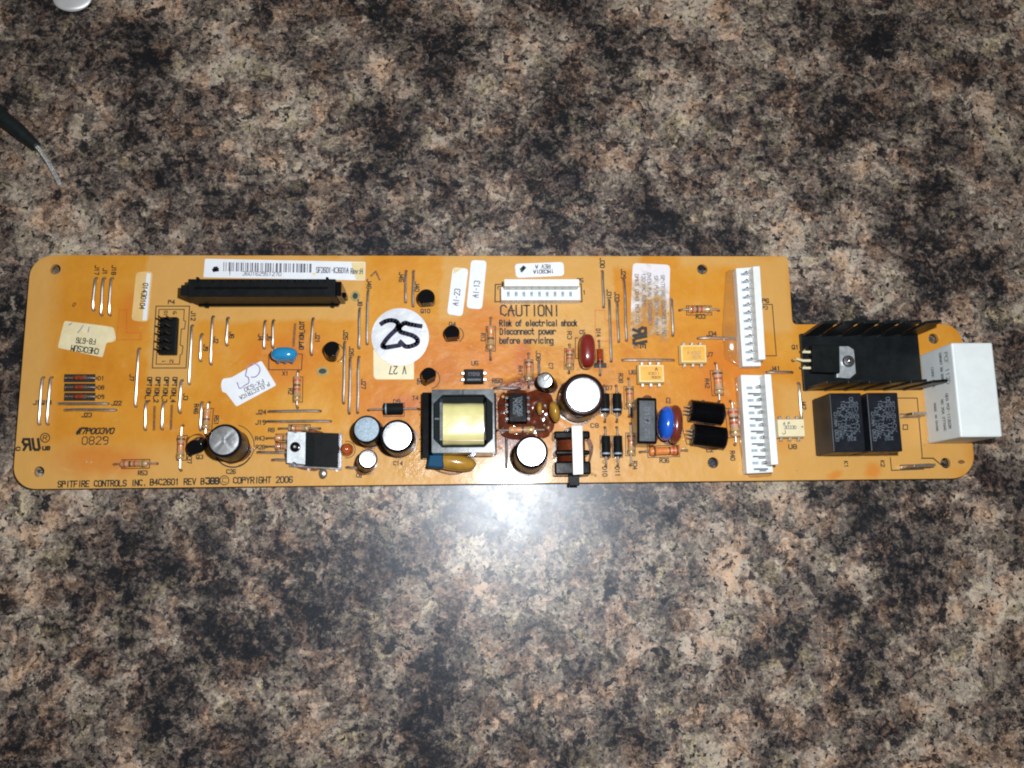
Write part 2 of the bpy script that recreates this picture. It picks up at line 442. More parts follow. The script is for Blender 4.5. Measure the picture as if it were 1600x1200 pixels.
board = obj('board', me, root, -R0)        # mesh kept in world coordinates, origin at the world origin
# solder side: bits that keep the board off the counter
b_ = B()
for k in range(220):
    x = xl + .6 + random.random()*(xr1-xl-1.2); y = yb + .5 + random.random()*(yt-yb-1)
    b_.lathe([(.09, TOP-TH-.006), (.05, TOP-TH-.09), (.02, .0+.02+random.random()*.1)][::-1], 6, Tr(x, y, 0))
so = sub(board, 'solder_joints', b_, 'solder'); so['kind'] = 'stuff'

# ------------------------------------------------------------------ printing
FONT = {
'A':'0204283442;0545','B':'020838474636;3645;0535;0205;354443320202','C':'473818070313324 3'.replace(' ',''),'D':'02082846442402'.replace('2402','3202'),'E':'48080242;0535','F':'480802;0535',
'G':'4738180703123243453525'.replace('1232','1232'),'H':'0208;4248;0545','I':'2228','J':'4843321203','K':'0208;4805;0542','L':'080242','M':'0208254842','N':'02084248','O':'180703123243473818',
'P':'020838474536050 5'.replace(' ',''),'Q':'180703123243473818;2442','R':'0208384746350505;2542','S':'473818070615354443321203','T':'0848;2822','U':'080312324348','V':'082248','W':'0812254248'.replace('1225','122532'),
'X':'0248;0842','Y':'082548;2522','Z':'08480242','0':'180703123243473818','1':'172822','2':'071838474602 42'.replace(' ',''),'3':'0818384746354443321203','4':'3238044 4'.replace(' ',''),'5':'4808053544433212 03'.replace(' ',''),
'6':'4738180703123243443505'.replace('3505','3515 04').replace(' ',''),'7':'084822','8':'180706153546473818;1504031232434435','9':'453515061707183847433212','!':'2824;2322','-':'1535','_':'0141','.':'2223',':':'2223;2526',
',':'2311','/':'0148','(':'38262432','a':'0616364532;3503 1242'.replace('0616364532;3503 1242','1636454232 12031434'.replace(' ','')),'b':'0802;0516364543321203','c':'4536160503123243','d':'4842;4536160503123243','e':'04444536160503123243','f':'3828171222;0636'.replace('171222','1712'),
'g':'4536160503123243;4640300 0'.replace(' ',''),'h':'0802;05163645 42'.replace(' ',''),'i':'2622;2728','k':'0802;3604;1532','l':'2822','n':'0602;0516364542','o':'160503123243453616','p':'0600;0516364543321203','r':'0602;05163645','s':'4536160514344332 1203'.replace(' ',''),
't':'1813223 2;0636'.replace(' ',''),'u':'0603123243;4642','v':'062246','w':'0612243246','x':'0642;0246','z':'06460242',' ':''}
def strokes(txt):
    """polylines for a text of cap height 1, x advance .9, start at 0, baseline 0"""
    res = []; x = 0
    for ch in txt:
        gl = FONT.get(ch, FONT.get(ch.upper(), ''))
        for st in gl.split(';'):
            pts = [(x + int(st[i])/6, (int(st[i+1])-2)/6) for i in range(0, len(st)-1, 2)]
            if len(pts) > 1: res.append(pts)
        x += .92 if ch not in 'I.!i:l' else .80
    return res, max(x - .25, .1)
def ribbon(b_, pts, wd, z, mt=None, closed=False):
    if closed: pts = pts + [pts[0]]
    for i in range(len(pts)-1):
        a = Vector(pts[i]).to_2d() if len(pts[i]) > 2 else Vector(pts[i]); c = Vector(pts[i+1]).to_2d() if len(pts[i+1]) > 2 else Vector(pts[i+1])
        d = c - a
        if d.length < 1e-6: continue
        d.normalize(); n = Vector((-d.y, d.x))*wd/2; e = d*wd*.45; zz = z + (i % 5)*.00025
        b_.add([(*(a-e-n), zz), (*(c+e-n), zz), (*(c+e+n), zz), (*(a-e+n), zz)], [(0,1,2,3)], mt)
def text_at(par, txt, px, py, wpx, hpx, ang=0, m='print_black', z=TOP, lift=.004, wt=.23, slant=0, name='printed_text'):
    """text centred on a pixel position, wpx x hpx pixels, ang in degrees counter-clockwise"""
    st, tw = strokes(txt); k = cpp(px, py, z); p = W(px, py, z)
    w_, h_ = wpx*k, hpx*k; b_ = B()
    for s_ in st:
        ribbon(b_, [((q[0]/tw - .5)*w_ + slant*(q[1]-.5)*h_, (q[1]-.5)*h_) for q in s_], wt*h_, 0)
    if not b_.v: return
    loc = p + Vector((0,0,lift)) - R0
    if par is not board: 
        return b_, p, lift
    o = obj(name, b_.mesh(name, m, False), par, Vector((p.x, p.y, z+lift)), (0,0,math.radians(ang)))
    return o
def bt(txt, px, py, wpx, hpx, ang=0, m='print_black', **k): return text_at(board, txt, px, py, wpx, hpx, ang, m, **k)
def outline(pix, closed=True, wpx=1.3, m='print_black', name='printed_outline', par=None, z=TOP, lift=.0035):
    pts = [W(*q) for q in pix]; c = sum(pts, Vector((0,0,0)))/len(pts)
    b_ = B(); ribbon(b_, [(p.x-c.x, p.y-c.y) for p in pts], wpx*cpp(*pix[0]), 0, None, closed)
    return obj(name, b_.mesh(name, m, False), board, Vector((c.x, c.y, TOP+lift)))
def circ(px, py, r, a0=0, a1=360, n=28): return [(px + r*math.cos(math.radians(a0+(a1-a0)*i/n)), py - r*math.sin(math.radians(a0+(a1-a0)*i/n))) for i in range(n+1)]
def rect(x0, y0, x1, y1): return [(x0,y0),(x1,y0),(x1,y1),(x0,y1)]
def dot(px, py, rx, ry, m, name='ink_dot', lift=.003):
    k = cpp(px, py); b_ = B().add([(rx*k*math.cos(2*PI*i/18), ry*k*math.sin(2*PI*i/18), 0) for i in range(18)], [tuple(range(18))])
    p = W(px, py); return obj(name, b_.mesh(name, m, False), board, Vector((p.x, p.y, TOP+lift)))

# ------------------------------------------------------------------ wire jumpers
def pad(px, py, r=2.6): dot(px, py, r, r*.9, 'hole_dark', 'lead_hole', .0025)
def jumper(x0, y0, x1, y1, hgt=.09, r=.046, m='wire'):
    a, c = W(x0,y0), W(x1,y1); mid = (a+c)/2
    d = c - a; L = d.length; ang = math.degrees(math.atan2(d.y, d.x)); h = L/2
    hg = hgt*(.8+.5*random.random())
    b_ = B().tube([(-h,0,-.03),(-h+.01,0,hg*.5),(-h+.06,0,hg*.92),(-h*.4,random.uniform(-.012,.012),hg),(h*.4,random.uniform(-.012,.012),hg),(h-.06,0,hg*.92),(h-.01,0,hg*.5),(h,0,-.03)], r, 8)
    o = part('wire_jumper', b_, m, mid, ang)
    pad(x0,y0); pad(x1,y1)
    return o
JV = [ # x0,y0,x1,y1, text, tx, ty, angle (counter-clockwise)
(151,435,147,485,'J17',151.5,422,-90),(163.7,435,159.4,492.5,'J1',164,424,-90),(176,435,172.5,492.5,'J18',178,422,-90),
(218.4,545,212.8,635,'J7',206,590,-90),(68.4,590,62.3,663,'J16',60,629,0),(81.6,590,75.6,663,'J14',73,629,0),
(92,631,169,631,'J22',182,630,0),(102,641,181,641,'J23',135.5,648.5,0),
(285,594.7,282,645,'J3',290,620,-90),(301,509,296.3,600,'J12',302,493.5,-90),(316,522.5,313.7,563.8,'J9',321.6,543,-90),
(333.8,495,330.4,569.4,'J2',337.5,531,-90),(357,497,355,539.4,'J6',362,523.4,-90),(414.8,502,412.9,544,'J4',407,527,-90),
(428,501,426.6,543,'J5',420.5,527,-90),(489.8,498,487,554.4,'J21',496,528,-90),
(420,643.4,500.6,642.5,'J24',408,644,0),(417,658.8,516.6,658.4,'J19',407,660,0),(316,629,314,672,'R46',306.6,639,-90),
(634.7,424,633.8,472,'J45',627,433,-90),(646.3,424,645.4,478.4,'J40',651.6,448,-90),(562.5,482,561,544,'J8',562.5,473,-90),
(575.6,454,573.8,537.5,'J46',576.6,443.8,-90),(539,534.7,537,630,'J25',540,523.4,-90),(547.9,559,546,646,'J26',549,548.8,-90),
(561,558,559,645,'J27',568,600,-90),(941,424,943,480,'J30',941,411,-90),(951.6,469,954.8,564.7,'J31',951.6,460,-90),
(964,472.8,966.6,533.8,'J32',963.8,464,-90),(974.6,438,978.8,532,'J29',974,428,-90),(1048.5,468,1051,524.4,None,0,0,0),
(1091,529,1150,529.5,'J34',1111.5,521.6,0),(973,563,1052,563,'J35',0,0,0),(1198,582,1237.5,582.3,'J41',1211,576,0),
(1247,599,1250.6,655,'J42',1255.5,632,-90),(772.5,607,812,607,'R50',777,595,0),(842,565,842,585,'J36',841,556,-90),
(791,684,791,730,None,0,0,0),(229.7,629,227.8,671.5,None,0,0,0),(257,629,254,670.6,None,0,0,0),(403,707,448,707,None,0,0,0),(425.6,719,448,719,None,0,0,0),(542,730.6,566,730.6,None,0,0,0)]
for x0,y0,x1,y1,tx,u,v,an in JV:
    jumper(x0,y0,x1,y1)
    if tx and u: bt(tx, u, v, 5.0*len(tx), 6.4, an, wt=.25)
for x in ((241.5,636,240.6,671),(268.5,634,267,670),(461,507,458.5,540)):
    outline([(x[0],x[1]),(x[2],x[3])], False, 4.0, 'print_brown')
for i, x in enumerate((232.5,245.6,258.8,272)): bt('OPTION_%d' % (i+1), x, 609, 40, 6.6, -92, wt=.27)
bt('OPTION_CUT', 471.3, 524, 45, 6.6, 90, wt=.27)

# ------------------------------------------------------------------ axial parts
def axial(x0, y0, x1, y1, blen, bw, bands, name='resistor', bm='resistor_tan', shift=0, box=True, label=None):
    """lead ends in pixels, body length and width in pixels"""
    a, c = W(x0,y0), W(x1,y1); mid = (a+c)/2; d = c-a; L = d.length; h = L/2; ang = math.degrees(math.atan2(d.y, d.x))
    k = cpp((x0+x1)/2, (y0+y1)/2); bl_, r = blen*k/2, bw*k/2; s0 = shift*k
    X = Matrix.Rotation(PI/2, 4, 'Y'); mt = Tr(s0, 0, r+.015) @ X
    if name == 'resistor':
        prof = [(r*.25,-bl_),(r*.78,-bl_*.97),(r*.97,-bl_*.86),(r,-bl_*.72),(r*.92,-bl_*.52),(r*.80,-bl_*.42),(r*.80,bl_*.42),(r*.92,bl_*.52),(r,bl_*.72),(r*.97,bl_*.86),(r*.78,bl_*.97),(r*.25,bl_)]
    else:
        prof = [(r*.55,-bl_),(r*.92,-bl_*.97),(r,-bl_*.9),(r,bl_*.9),(r*.92,bl_*.97),(r*.55,bl_)]
    o = part(name, B().lathe(prof, 20, mt), bm, mid, ang, 0, label)
    for sg in (-1, 1):
        e = s0 + sg*bl_*.98
        sub(o, 'lead', B().tube([(e,0,r+.015),(sg*(h-.07),0,r+.015),(sg*(h-.015),0,r*.7),(sg*h,0,-.03)], .03, 8), 'wire')
    def rad(t):
        t = abs(t)
        ps = [(0,.80),(.42,.80),(.52,.92),(.72,1),(.86,.97),(1,.7)] if name == 'resistor' else [(0,1),(1,1)]
        for (u0,r0),(u1,r1) in zip(ps, ps[1:]):
            if u0 <= t <= u1: return r*(r0+(r1-r0)*(t-u0)/(u1-u0))
        return r
    for t, m_, wd in bands:
        z0, z1 = t-wd/2, t+wd/2
        sub(o, 'colour_band', B().lathe([(rad(z0)+.004, z0*bl_), (rad(t)+.006, t*bl_), (rad(z1)+.004, z1*bl_)], 20, mt), m_)
    pad(x0,y0); pad(x1,y1)
    if box:
        n = Vector((-d.y, d.x, 0)).normalized(); u = d.normalized()
        q = [mid + u*(s0+su*(bl_+.015)) + n*sv*(r+.03) for su, sv in ((-1,-1),(1,-1),(1,1),(-1,1))]
        b_ = B(); cc = mid
        ribbon(b_, [(p.x-cc.x, p.y-cc.y) for p in q], .025, 0, None, True)
        obj('printed_outline', b_.mesh('printed_outline', 'print_black', False), board, Vector((cc.x, cc.y, TOP+.0035)))
    return o
STD = [(-.68,'band_brown',.17),(-.26,'band_red',.17),(.08,'band_orange',.17),(.66,'band_gold',.17)]
ST2 = [(-.68,'band_red',.17),(-.28,'band_brown',.17),(.06,'band_red',.17),(.68,'band_gold',.17)]
ST3 = [(-.68,'band_orange',.17),(-.26,'band_orange',.17),(.08,'band_brown',.17),(.66,'band_gold',.17)]
axial(178.5,725.5,245.6,724.5,42,11,ST2); bt('R53', 223, 739, 14, 6.5)
axial(286,665,283,735,38,12,STD); bt('R37', 296, 717, 14, 6.5, -90)
axial(327,629,322.5,681,33,12,ST3,shift=0); bt('R51', 338, 656.6, 14, 6.5, -90)
axial(466,580.6,465,637,39,12,ST2); bt('R2', 454, 611.6, 9, 6.5, -90)
axial(436,670,499.7,669.7,32,10,STD,shift=0); bt('R8', 424, 672, 9, 6.2)
axial(417,685,470,685,24,11,ST3,shift=0); bt('R43', 406, 685, 14, 6.2)
axial(417,698,470,698,24,11,ST2,shift=0); bt('R28', 407, 698.7, 14, 6.2)
axial(767,497,766.5,562,38,12,ST3); bt('R13', 754.7, 527, 12, 6.2, -90)
axial(826,553,826,606,34,11,STD); bt('R47', 813, 579, 14, 6.2, -90)
axial(776,673,853,672,41,12,ST3)
axial(889.7,539,888.8,583,31,12,ST2); bt('R3', 889.7, 524, 12, 6.2, -90)
axial(982,592,983,651,34,12,STD); bt('R38', 970, 591, 14, 6.2, -90)
axial(985,662,985,727,34,12,STD); bt('R34', 992, 727, 12, 6.2, -90)
axial(1062,485,1122.5,485,38,12,ST2); bt('R33', 1094.6, 494.5, 14, 6.5)
axial(1117.5,568,1122.5,629,38,15,STD,bm='resistor_big'); bt('R42', 1105, 599, 14, 6.2, -90)
axial(1141,627,1148,695,44,16,ST2,bm='resistor_big'); bt('R40', 1144.7, 712, 14, 6.5, -90)
axial(1000,706.5,1073,704,48,15,[(-.68,'band_brown',.14),(-.3,'band_orange',.2),(.02,'band_orange',.2),(.3,'band_brown',.1),(.55,'band_red',.16),(.78,'band_brown',.14)],bm='band_orange',label='long orange resistor with brown bands below the blue disc'); bt('R36', 1038, 719.5, 14, 6.5)
# black rectifier diodes
DB = [(.72,'alu_dull',.16)]
for x in (945,963.5):
    axial(x-1,603,x,659,30,13,DB,'diode','black_matte'); axial(x,668,x+1.5,728,32,13,DB,'diode','black_matte')
bt('D7', 952, 606, 9, 6.2); bt('D10', 945, 737, 14, 6.5, -90); bt('D11', 964.7, 737, 14, 6.5, -90)
axial(576,641,655,639.5,31,18,[(-.72,'alu_dull',.12)],'diode','black_matte',label='large black diode left of the transformer'); bt('D9', 620, 627.5, 10, 6.2); bt('T4', 649, 622, 9, 6.2)
# glass diodes
for y, t in ((591,'D1'),(605.5,'D8'),(620,'D9')):
    outline([(106,y),(143,y)], False, 13.2, 'print_black', 'printed_block')
    axial(103,y,150,y,20,6.5,[(.80,'solder',.35),(-.75,'band_black',.2)],'diode','glass_red',box=False); bt(t, 158, y, 9, 6)
axial(935.6,533,937.5,586,24,9,[(.7,'band_black',.3)],'diode','glass_red',shift=-1); bt('D14', 935, 520, 12, 6, -90)
outline([(931,571),(944,571)], False, 8, 'print_black', 'printed_block')

# ------------------------------------------------------------------ electrolytic capacitors
def ecap(bx, by, tx, ty, r_px, h, disc=.80, sm='sleeve', tm='alu', label=None, score=3):
    base = W(bx, by, TOP+.02); top = W(tx, ty, TOP+h); ax_ = top-base; L = ax_.length
    r = r_px*cpp(tx, ty, TOP+h)
    q = Vector((0,0,1)).rotation_difference(ax_.normalized()).to_matrix().to_4x4()
    rd = r*disc
    prof = [(r*.90,0),(r*.97,.03),(r,.07),(r*.95,.14),(r*.95,.18),(r,.25),(r,L-.09),(r*.985,L-.045),(r*.94,L-.015),(rd+.01,L),(rd,L-.005),(rd,L-.02)]
    o = part('capacitor', B().lathe(prof, 44, q), sm, base, 0, 0, label)
    # domed metal end with pressed vent grooves
    d = B(); n = 40; rings = 7
    vs = [(0,0,L-.004)]
    for i in range(1, rings+1):
        ri = rd*i/rings
        for k_ in range(n):
            a = 2*PI*k_/n; x, y = ri*math.cos(a), ri*math.sin(a)
            gr = 0
            for s_ in range(score):
                aa = math.radians(20+360*s_/score) if score == 3 else math.radians(45+90*s_)
                dd = abs(x*math.sin(aa)-y*math.cos(aa)); al = x*math.cos(aa)+y*math.sin(aa)
                if dd < rd*.10 and al > -.01 and ri < rd*.9: gr = .006
            vs.append((x, y, L-.004-gr-.012*(i/rings)**4))
    fs = [(0,1+k_,1+(k_+1)%n) for k_ in range(n)]
    for i in range(rings-1):
        for k_ in range(n): fs.append((1+i*n+k_, 1+(i+1)*n+k_, 1+(i+1)*n+(k_+1)%n, 1+i*n+(k_+1)%n))
    sub(o, 'can_end', d.add(vs, fs, q), tm)
    return o
ecap(365,698,350,688,27,1.25,.84,'sleeve','alu','capacitor with a scored silver end at the left, over its printed ring',4)
ecap(580,678,572.8,670.6,22.5,1.15,.85,'sleeve','alu_dull','capacitor with a dull blue-grey end',0)
ecap(625,690,620.6,681,26.5,1.4,.83,'sleeve','alu','glossy capacitor with a bright end beside the blue-grey one',0)
ecap(571,725,574.7,716.6,15.5,1.0,.84,'sleeve','alu','smallest capacitor of the group of three',1)
ecap(826.5,717,830.6,705.5,26,1.8,.84,'sleeve','alu','glossy black capacitor at the board edge below the burnt chip',0)
ecap(902,629,911.5,616.5,34,1.65,.76,'sleeve_brown','alu','largest capacitor, brown-black sleeve with a blown-out bright end',0)
ecap(858,602,851,594.5,13.5,.95,.84,'sleeve','alu','small leaning capacitor above the mustard discs',2)
outline(circ(364.7,696,32.5,-75,75),False,1.3); outline(circ(364,700,30,-150,-30),False,2.2); bt('C26',361,737,14,6.5); bt('C7',860.6,572,9,6.2,-90); bt('C6',561,743,8,6); bt('+',391,668,5,5)
bt('C8', 929, 665, 12, 6.2); bt('C14', 622, 724, 14, 6.2)

# ------------------------------------------------------------------ TO-92 transistors (D-shaped, on three legs)
def to92(px, py, r_px, rot, h=.5, lean=(0,0), z0=.15, label=None):
    p = W(px, py, TOP+z0+h); r = r_px*cpp(px, py, TOP+h); pts = []
    for i in range(17):
        a = math.radians(-40 + 260*i/16); pts.append((r*math.cos(a), r*math.sin(a)))
    L = Matrix.Rotation(math.radians(lean[0]), 4, 'X') @ Matrix.Rotation(math.radians(lean[1]), 4, 'Y')
    o = part('transistor', B().prism(pts, z0, z0+h, L), 'black_gloss', (p.x, p.y, TOP), rot, .025, label)
    for k in (-1,0,1):
        sub(o, 'lead', B().tube([L@Vector((k*.11,0,z0+.02)), (k*.13,0,.05), (k*.13,0,-.03)], .022, 6), 'wire')
    return o
to92(516.6,551,13,75,.45,(0,14)); outline(circ(522,551,15,-70,80),False,1.3)
to92(306,690,13.5,20,.45,(18,-10)); bt('Q3',312,714,10,6.2)
to92(666,464.5,13.5,5,.5); bt('Q10',664.7,486,14,6.2)
to92(706.5,522,12,5,.45,(-6,0)); bt('Q4',707,506.5,10,6.2); outline(circ(712,523,12,-60,60),False,1.3)
to92(667.5,590.5,11.5,30,.5,(-8,10)); outline(circ(672,592,15,-80,70),False,1.3); bt('Q5',655,596,9,6,-90)

# ------------------------------------------------------------------ chips and optocouplers
def dip(x0, y0, x1, y1, h, m, legs, sides, label=None, legm='wire', side_m=None, leg_w=4):
    """top face given in pixels; legs per side; sides 'h' legs at top and bottom, 'v' at left and right"""
    z = TOP+.08+h; a, c = W(x0,y1,z), W(x1,y0,z); mid = (a+c)/2; sx, sy = (c.x-a.x)/2, (c.y-a.y)/2
    bb = B().prism([(-sx*1.07,-sy*1.07),(sx*1.07,-sy*1.07),(sx*1.07,sy*1.07),(-sx*1.07,sy*1.07)], .06, .06+h*.5)
    bb = B(); e = .035
    lv = [(.06,0,0),(.08+h*.5,e,e),(.08+h,0,0)]
    v = []; f = []
    for zz, ex, ey in lv: v += [(-sx-ex,-sy-ey,zz),(sx+ex,-sy-ey,zz),(sx+ex,sy+ey,zz),(-sx-ex,sy+ey,zz)]
    f = [(3,2,1,0),(8,9,10,11)]
    for i in (0,4):
        for k_ in range(4): f.append((i+k_, i+(k_+1)%4, i+4+(k_+1)%4, i+4+k_))
    bb.add(v, f)
    o = part('chip', bb, m, (mid.x, mid.y, TOP), 0, .015, label, smooth=False)
    n = legs
    for sg in (-1,1):
        for i in range(n):
            t = (i-(n-1)/2)
            wd = leg_w*cpp(x0,y0)/2
            if sides == 'h':
                q = t*(2*sx/n); y = sg*(sy+.03)
                lb = B().box(q-wd, min(y,y+sg*.09), .08+h*.42, q+wd, max(y,y+sg*.09), .08+h*.5+.02).box(q-wd, min(y+sg*.07,y+sg*.10), .0, q+wd, max(y+sg*.07,y+sg*.10), .08+h*.5)
            else:
                q = t*(2*sy/n); y = sg*(sx+.03)
                lb = B().box(min(y,y+sg*.09), q-wd, .08+h*.42, max(y,y+sg*.09), q+wd, .08+h*.5+.02).box(min(y+sg*.07,y+sg*.10), q-wd, .0, max(y+sg*.07,y+sg*.10), q+wd, .08+h*.5)
            sub(o, 'pin', lb, legm, .006)
    o['z'] = .08+h; del o['z']
    return o, (mid, sx, sy, .08+h)
def marks(o, info, lines, m, ang=0, wt=.2):
    """lines: (text, dx, dy, width, height) as fractions of the half sizes, on the top face"""
    mid, sx, sy, z = info; b_ = B()
    for tx, dx, dy, wd, ht in lines:
        st, tw = strokes(tx); R = Rz(ang)
        for s_ in st:
            ribbon(b_, [tuple((R@Vector(((q[0]/tw-.5)*wd, (q[1]-.5)*ht, 0)) + Vector((dx*sx, dy*sy, 0)))[:2]) for q in s_], wt*ht, z+.004)
    return sub(o, 'printed_text', b_, m, smooth=False)
o, i_ = dip(727,577,754,597,.30,'black_plastic',2,'v','small black four-legged chip above the transformer'); bt('U5',742,567.5,10,6.2); marks(o,i_,[('K1010',0,.25,.34,.10)],'print_grey')
sub(o, 'pale_stripe', B().box(-.22,-.16,.3825,.22,-.10,.386), 'print_relay')
o, i_ = dip(796,615,822,659,.32,'black_gloss',4,'v','glossy eight-pin chip in the burnt flux',legm='pin_black'); marks(o,i_,[('TNY266',.25,.1,.62,.13),('P0825',-.3,.1,.5,.12)],'print_relay',-90)
o, i_ = dip(1065,539,1103,566,.34,'cream_plastic',3,'h','yellow optocoupler highest on the board'); sub(o,'top_panel',B().box(-i_[1]+.05,-i_[2]+.05,i_[3]+.0005,i_[1]-.05,i_[2]-.05,i_[3]+.0025),'opto_gold',smooth=False); bt('U7',1108.5,554,10,6.2); marks(o,i_,[('A A2501',.05,.1,.45,.10),('0829',.2,-.4,.25,.10)],'resistor_tan')
o, i_ = dip(999,570,1037,597,.34,'cream_plastic',3,'h','yellow optocoupler with a dark logo beside the tall sticker'); sub(o,'top_panel',B().box(-i_[1]+.05,-i_[2]+.05,i_[3]+.0005,i_[1]-.05,i_[2]-.05,i_[3]+.0025),'opto_gold',smooth=False); bt('U6',988,581.6,10,6.2); marks(o,i_,[('A',.4,.5,.07,.12),('K3011',.2,.0,.34,.075),('R0829',.35,-.45,.26,.075)],'print_brown')
o, i_ = dip(1217,655,1256,682,.34,'cream_side',3,'h','cream optocoupler right of the lower white connector'); bt('U8',1238.4,698,12,6.5); marks(o,i_,[('A P',-.35,.5,.2,.10),('3033D',-.1,.05,.4,.10),('J',-.6,-.5,.1,.12)],'print_grey')
sub(o,'index_dot',B().lathe([(.03,.4205),(.03,.424)],10,Tr(.36,.03,0)),'band_red')

# ------------------------------------------------------------------ disc, film and ceramic capacitors
def blob(px, py, rx, ry, rz, ang, m, zc, name='capacitor', label=None, e=1., wob=0, tilt=0, legs=True):
    """ellipsoid body seen from above; rx, ry in pixels, rz in cm, zc the height of its centre"""
    k = cpp(px, py, TOP+zc); p = W(px, py, TOP+zc)
    mt = Tr(0,0,zc) @ Matrix.Rotation(math.radians(tilt), 4, 'Y')
    o = part(name, B().ell(rx*k, ry*k, rz, 32, 20, e, mt, wob), m, (p.x, p.y, TOP), ang, 0, label)
    if legs:
        v = max(rx,ry)*k*.55
        for sg in (-1,1):
            q = (sg*v,0) if rx > ry else (0,sg*v)
            sub(o, 'lead', B().tube([(q[0],q[1],zc*.8),(q[0],q[1],-.03)], .028, 6), 'wire')
    return o
o = blob(444.5,554,20.5,11.5,.30,0,'ceramic_blue',.45,'resonator','shiny blue three-legged resonator',.8)
for dx in (-.22,0,.22): sub(o,'lead_collar',B().ell(.07,.09,.10,10,8,1,Tr(dx,-.17,.27)),'ceramic_blue')
outline([(425,553.5),(420,553.5),(420,577.8),(471,577.8),(472.5,553.5),(466,553)],False,1.4); bt('X1',446,583.5,9,6)
blob(917.3,549,12.5,27,.38,0,'film_red',.5,label='upright dark red capacitor under the CAUTION text',e=.72)
outline([(903,528),(899,528),(899,560),(903,560)],False,1.4); bt('C5',910,519,8,6)
blob(842.8,638,5,10,.22,0,'mustard',.30,label='smaller mustard bead capacitor')
blob(866.5,643.5,8.5,17,.32,12,'mustard',.42,label='larger mustard disc capacitor leaning left')
outline([(858,625),(854,630),(854,660),(858,662)],False,1.2)
blob(1054,663,11,30,.50,-3,'disc_maroon',.52,label='maroon disc behind the blue one',e=.85)
blob(1040.5,661.5,12.5,27,.50,-4,'disc_blue',.62,label='bright blue disc standing on edge',e=.9)
bt('C2',1044,626,8,6,-90)
# mustard capacitor with its blue wrapped end
k = cpp(710,722,TOP+.5); p = W(709,722,TOP+.5)
b_ = B(); prof = []
for i in range(15):
    t = i/14; x = -.62+1.30*t
    prof.append((max(.02, .29*math.sqrt(max(0, 1-((t-.42)/.585)**2))**.75), x))
o = part('capacitor', B().lathe(prof, 28, Tr(0,0,.45)@Matrix.Rotation(PI/2,4,'Y'), 1.15, .95), 'mustard', (p.x+.03,p.y,TOP), -9, 0, 'mustard capacitor with blue end below the transformer')
sub(o,'blue_end',B().prism([(-.80,.36),(-.44,.40),(-.30,-.26),(-.82,-.30)],.10,.80),'tape_blue',.05)
for sg in (-1,1): sub(o,'lead',B().tube([(sg*.4,0,.3),(sg*.4,0,-.03)],.03,6),'wire')
# orange bead beside the flat transistor
p = W(542,702.5,TOP+.12); kk = cpp(542,702)
o = part('bead_capacitor', B().ell(10.5*kk,10.5*kk,.24,24,14,1,Tr(0,0,.1)), 'orange_dome', (p.x,p.y,TOP),0,0,'glossy orange bead right of the black transistor')
outline(circ(542,702.5,13,-100,100),False,1.2)

# black film capacitor box with printed top
def block(name, tx0, ty0, tx1, ty1, h, m, bevel=.03, label=None, z0=0.02, rz=0):
    z = TOP+h; a, c = W(tx0,ty1,z), W(tx1,ty0,z); mid = (a+c)/2; sx, sy = (c.x-a.x)/2, (c.y-a.y)/2
    o = part(name, B().box(-sx,-sy,z0,sx,sy,h), m, (mid.x,mid.y,TOP), rz, bevel, label, smooth=False)
    return o, (mid, sx, sy, h)
o, i_ = block('capacitor', 997,621,1025,693.5,1.15,'black_gloss',.05,'black box capacitor with a grey printed top',rz=-2)
mid,sx,sy,h = i_
sub(o,'top_panel',B().box(-sx+.07,-sy+.08,h+.0005,sx-.07,sy-.10,h+.012),'panel_grey',.006)
marks(o,(mid,sx,sy,h+.012),[('.047K',.0,.3,.62,.16),('X2 275',0,-.35,.6,.12)],'print_grey',-88)
for sg in (-1,1): sub(o,'foot',B().box(-.05,sg*sy*.8-.04,-.02,.05,sg*sy*.8+.04,.03),'wire')

# two wound black inductors
def inductor(px, py, L_px, w_px, ang, lx, ly, label):
    z = TOP+.32; p = W(px,py,z); k = cpp(px,py,z); L, r = L_px*k/2, w_px*k/2
    X = Tr(0,0,.33)@Matrix.Rotation(PI/2,4,'Y'); prof = [(r*.6,-L),(r*.93,-L*.98),(r,-L*.92)]
    n = 22
    for i in range(n):
        x = -L*.88 + L*1.76*i/n; prof += [(r*.99,x),(r*.90,x+L*.04)]
    prof += [(r,L*.92),(r*.93,L*.98),(r*.6,L)]
    o = part('inductor', B().lathe(prof,26,X), 'black_gloss', (p.x,p.y,TOP), ang, 0, label)
    for dy in (-.12,0,.12):
        sub(o,'lead',B().tube([(-L*.95,dy,.4),(-L-.09,dy,.34),(-L-.12,dy,.12),(-L-.13,dy,-.03)],.03,6),'wire')
    return o
inductor(1103,644.5,53,35,-7,0,0,'upper of two black wire-wound inductors')
inductor(1107,682,53,35,-8,0,0,'lower of two black wire-wound inductors')
outline([(1066,666),(1073,694),(1118,698)],False,1.3); bt('L3',1096,629,10,6.5); bt('L2',1109,703,10,6.2)

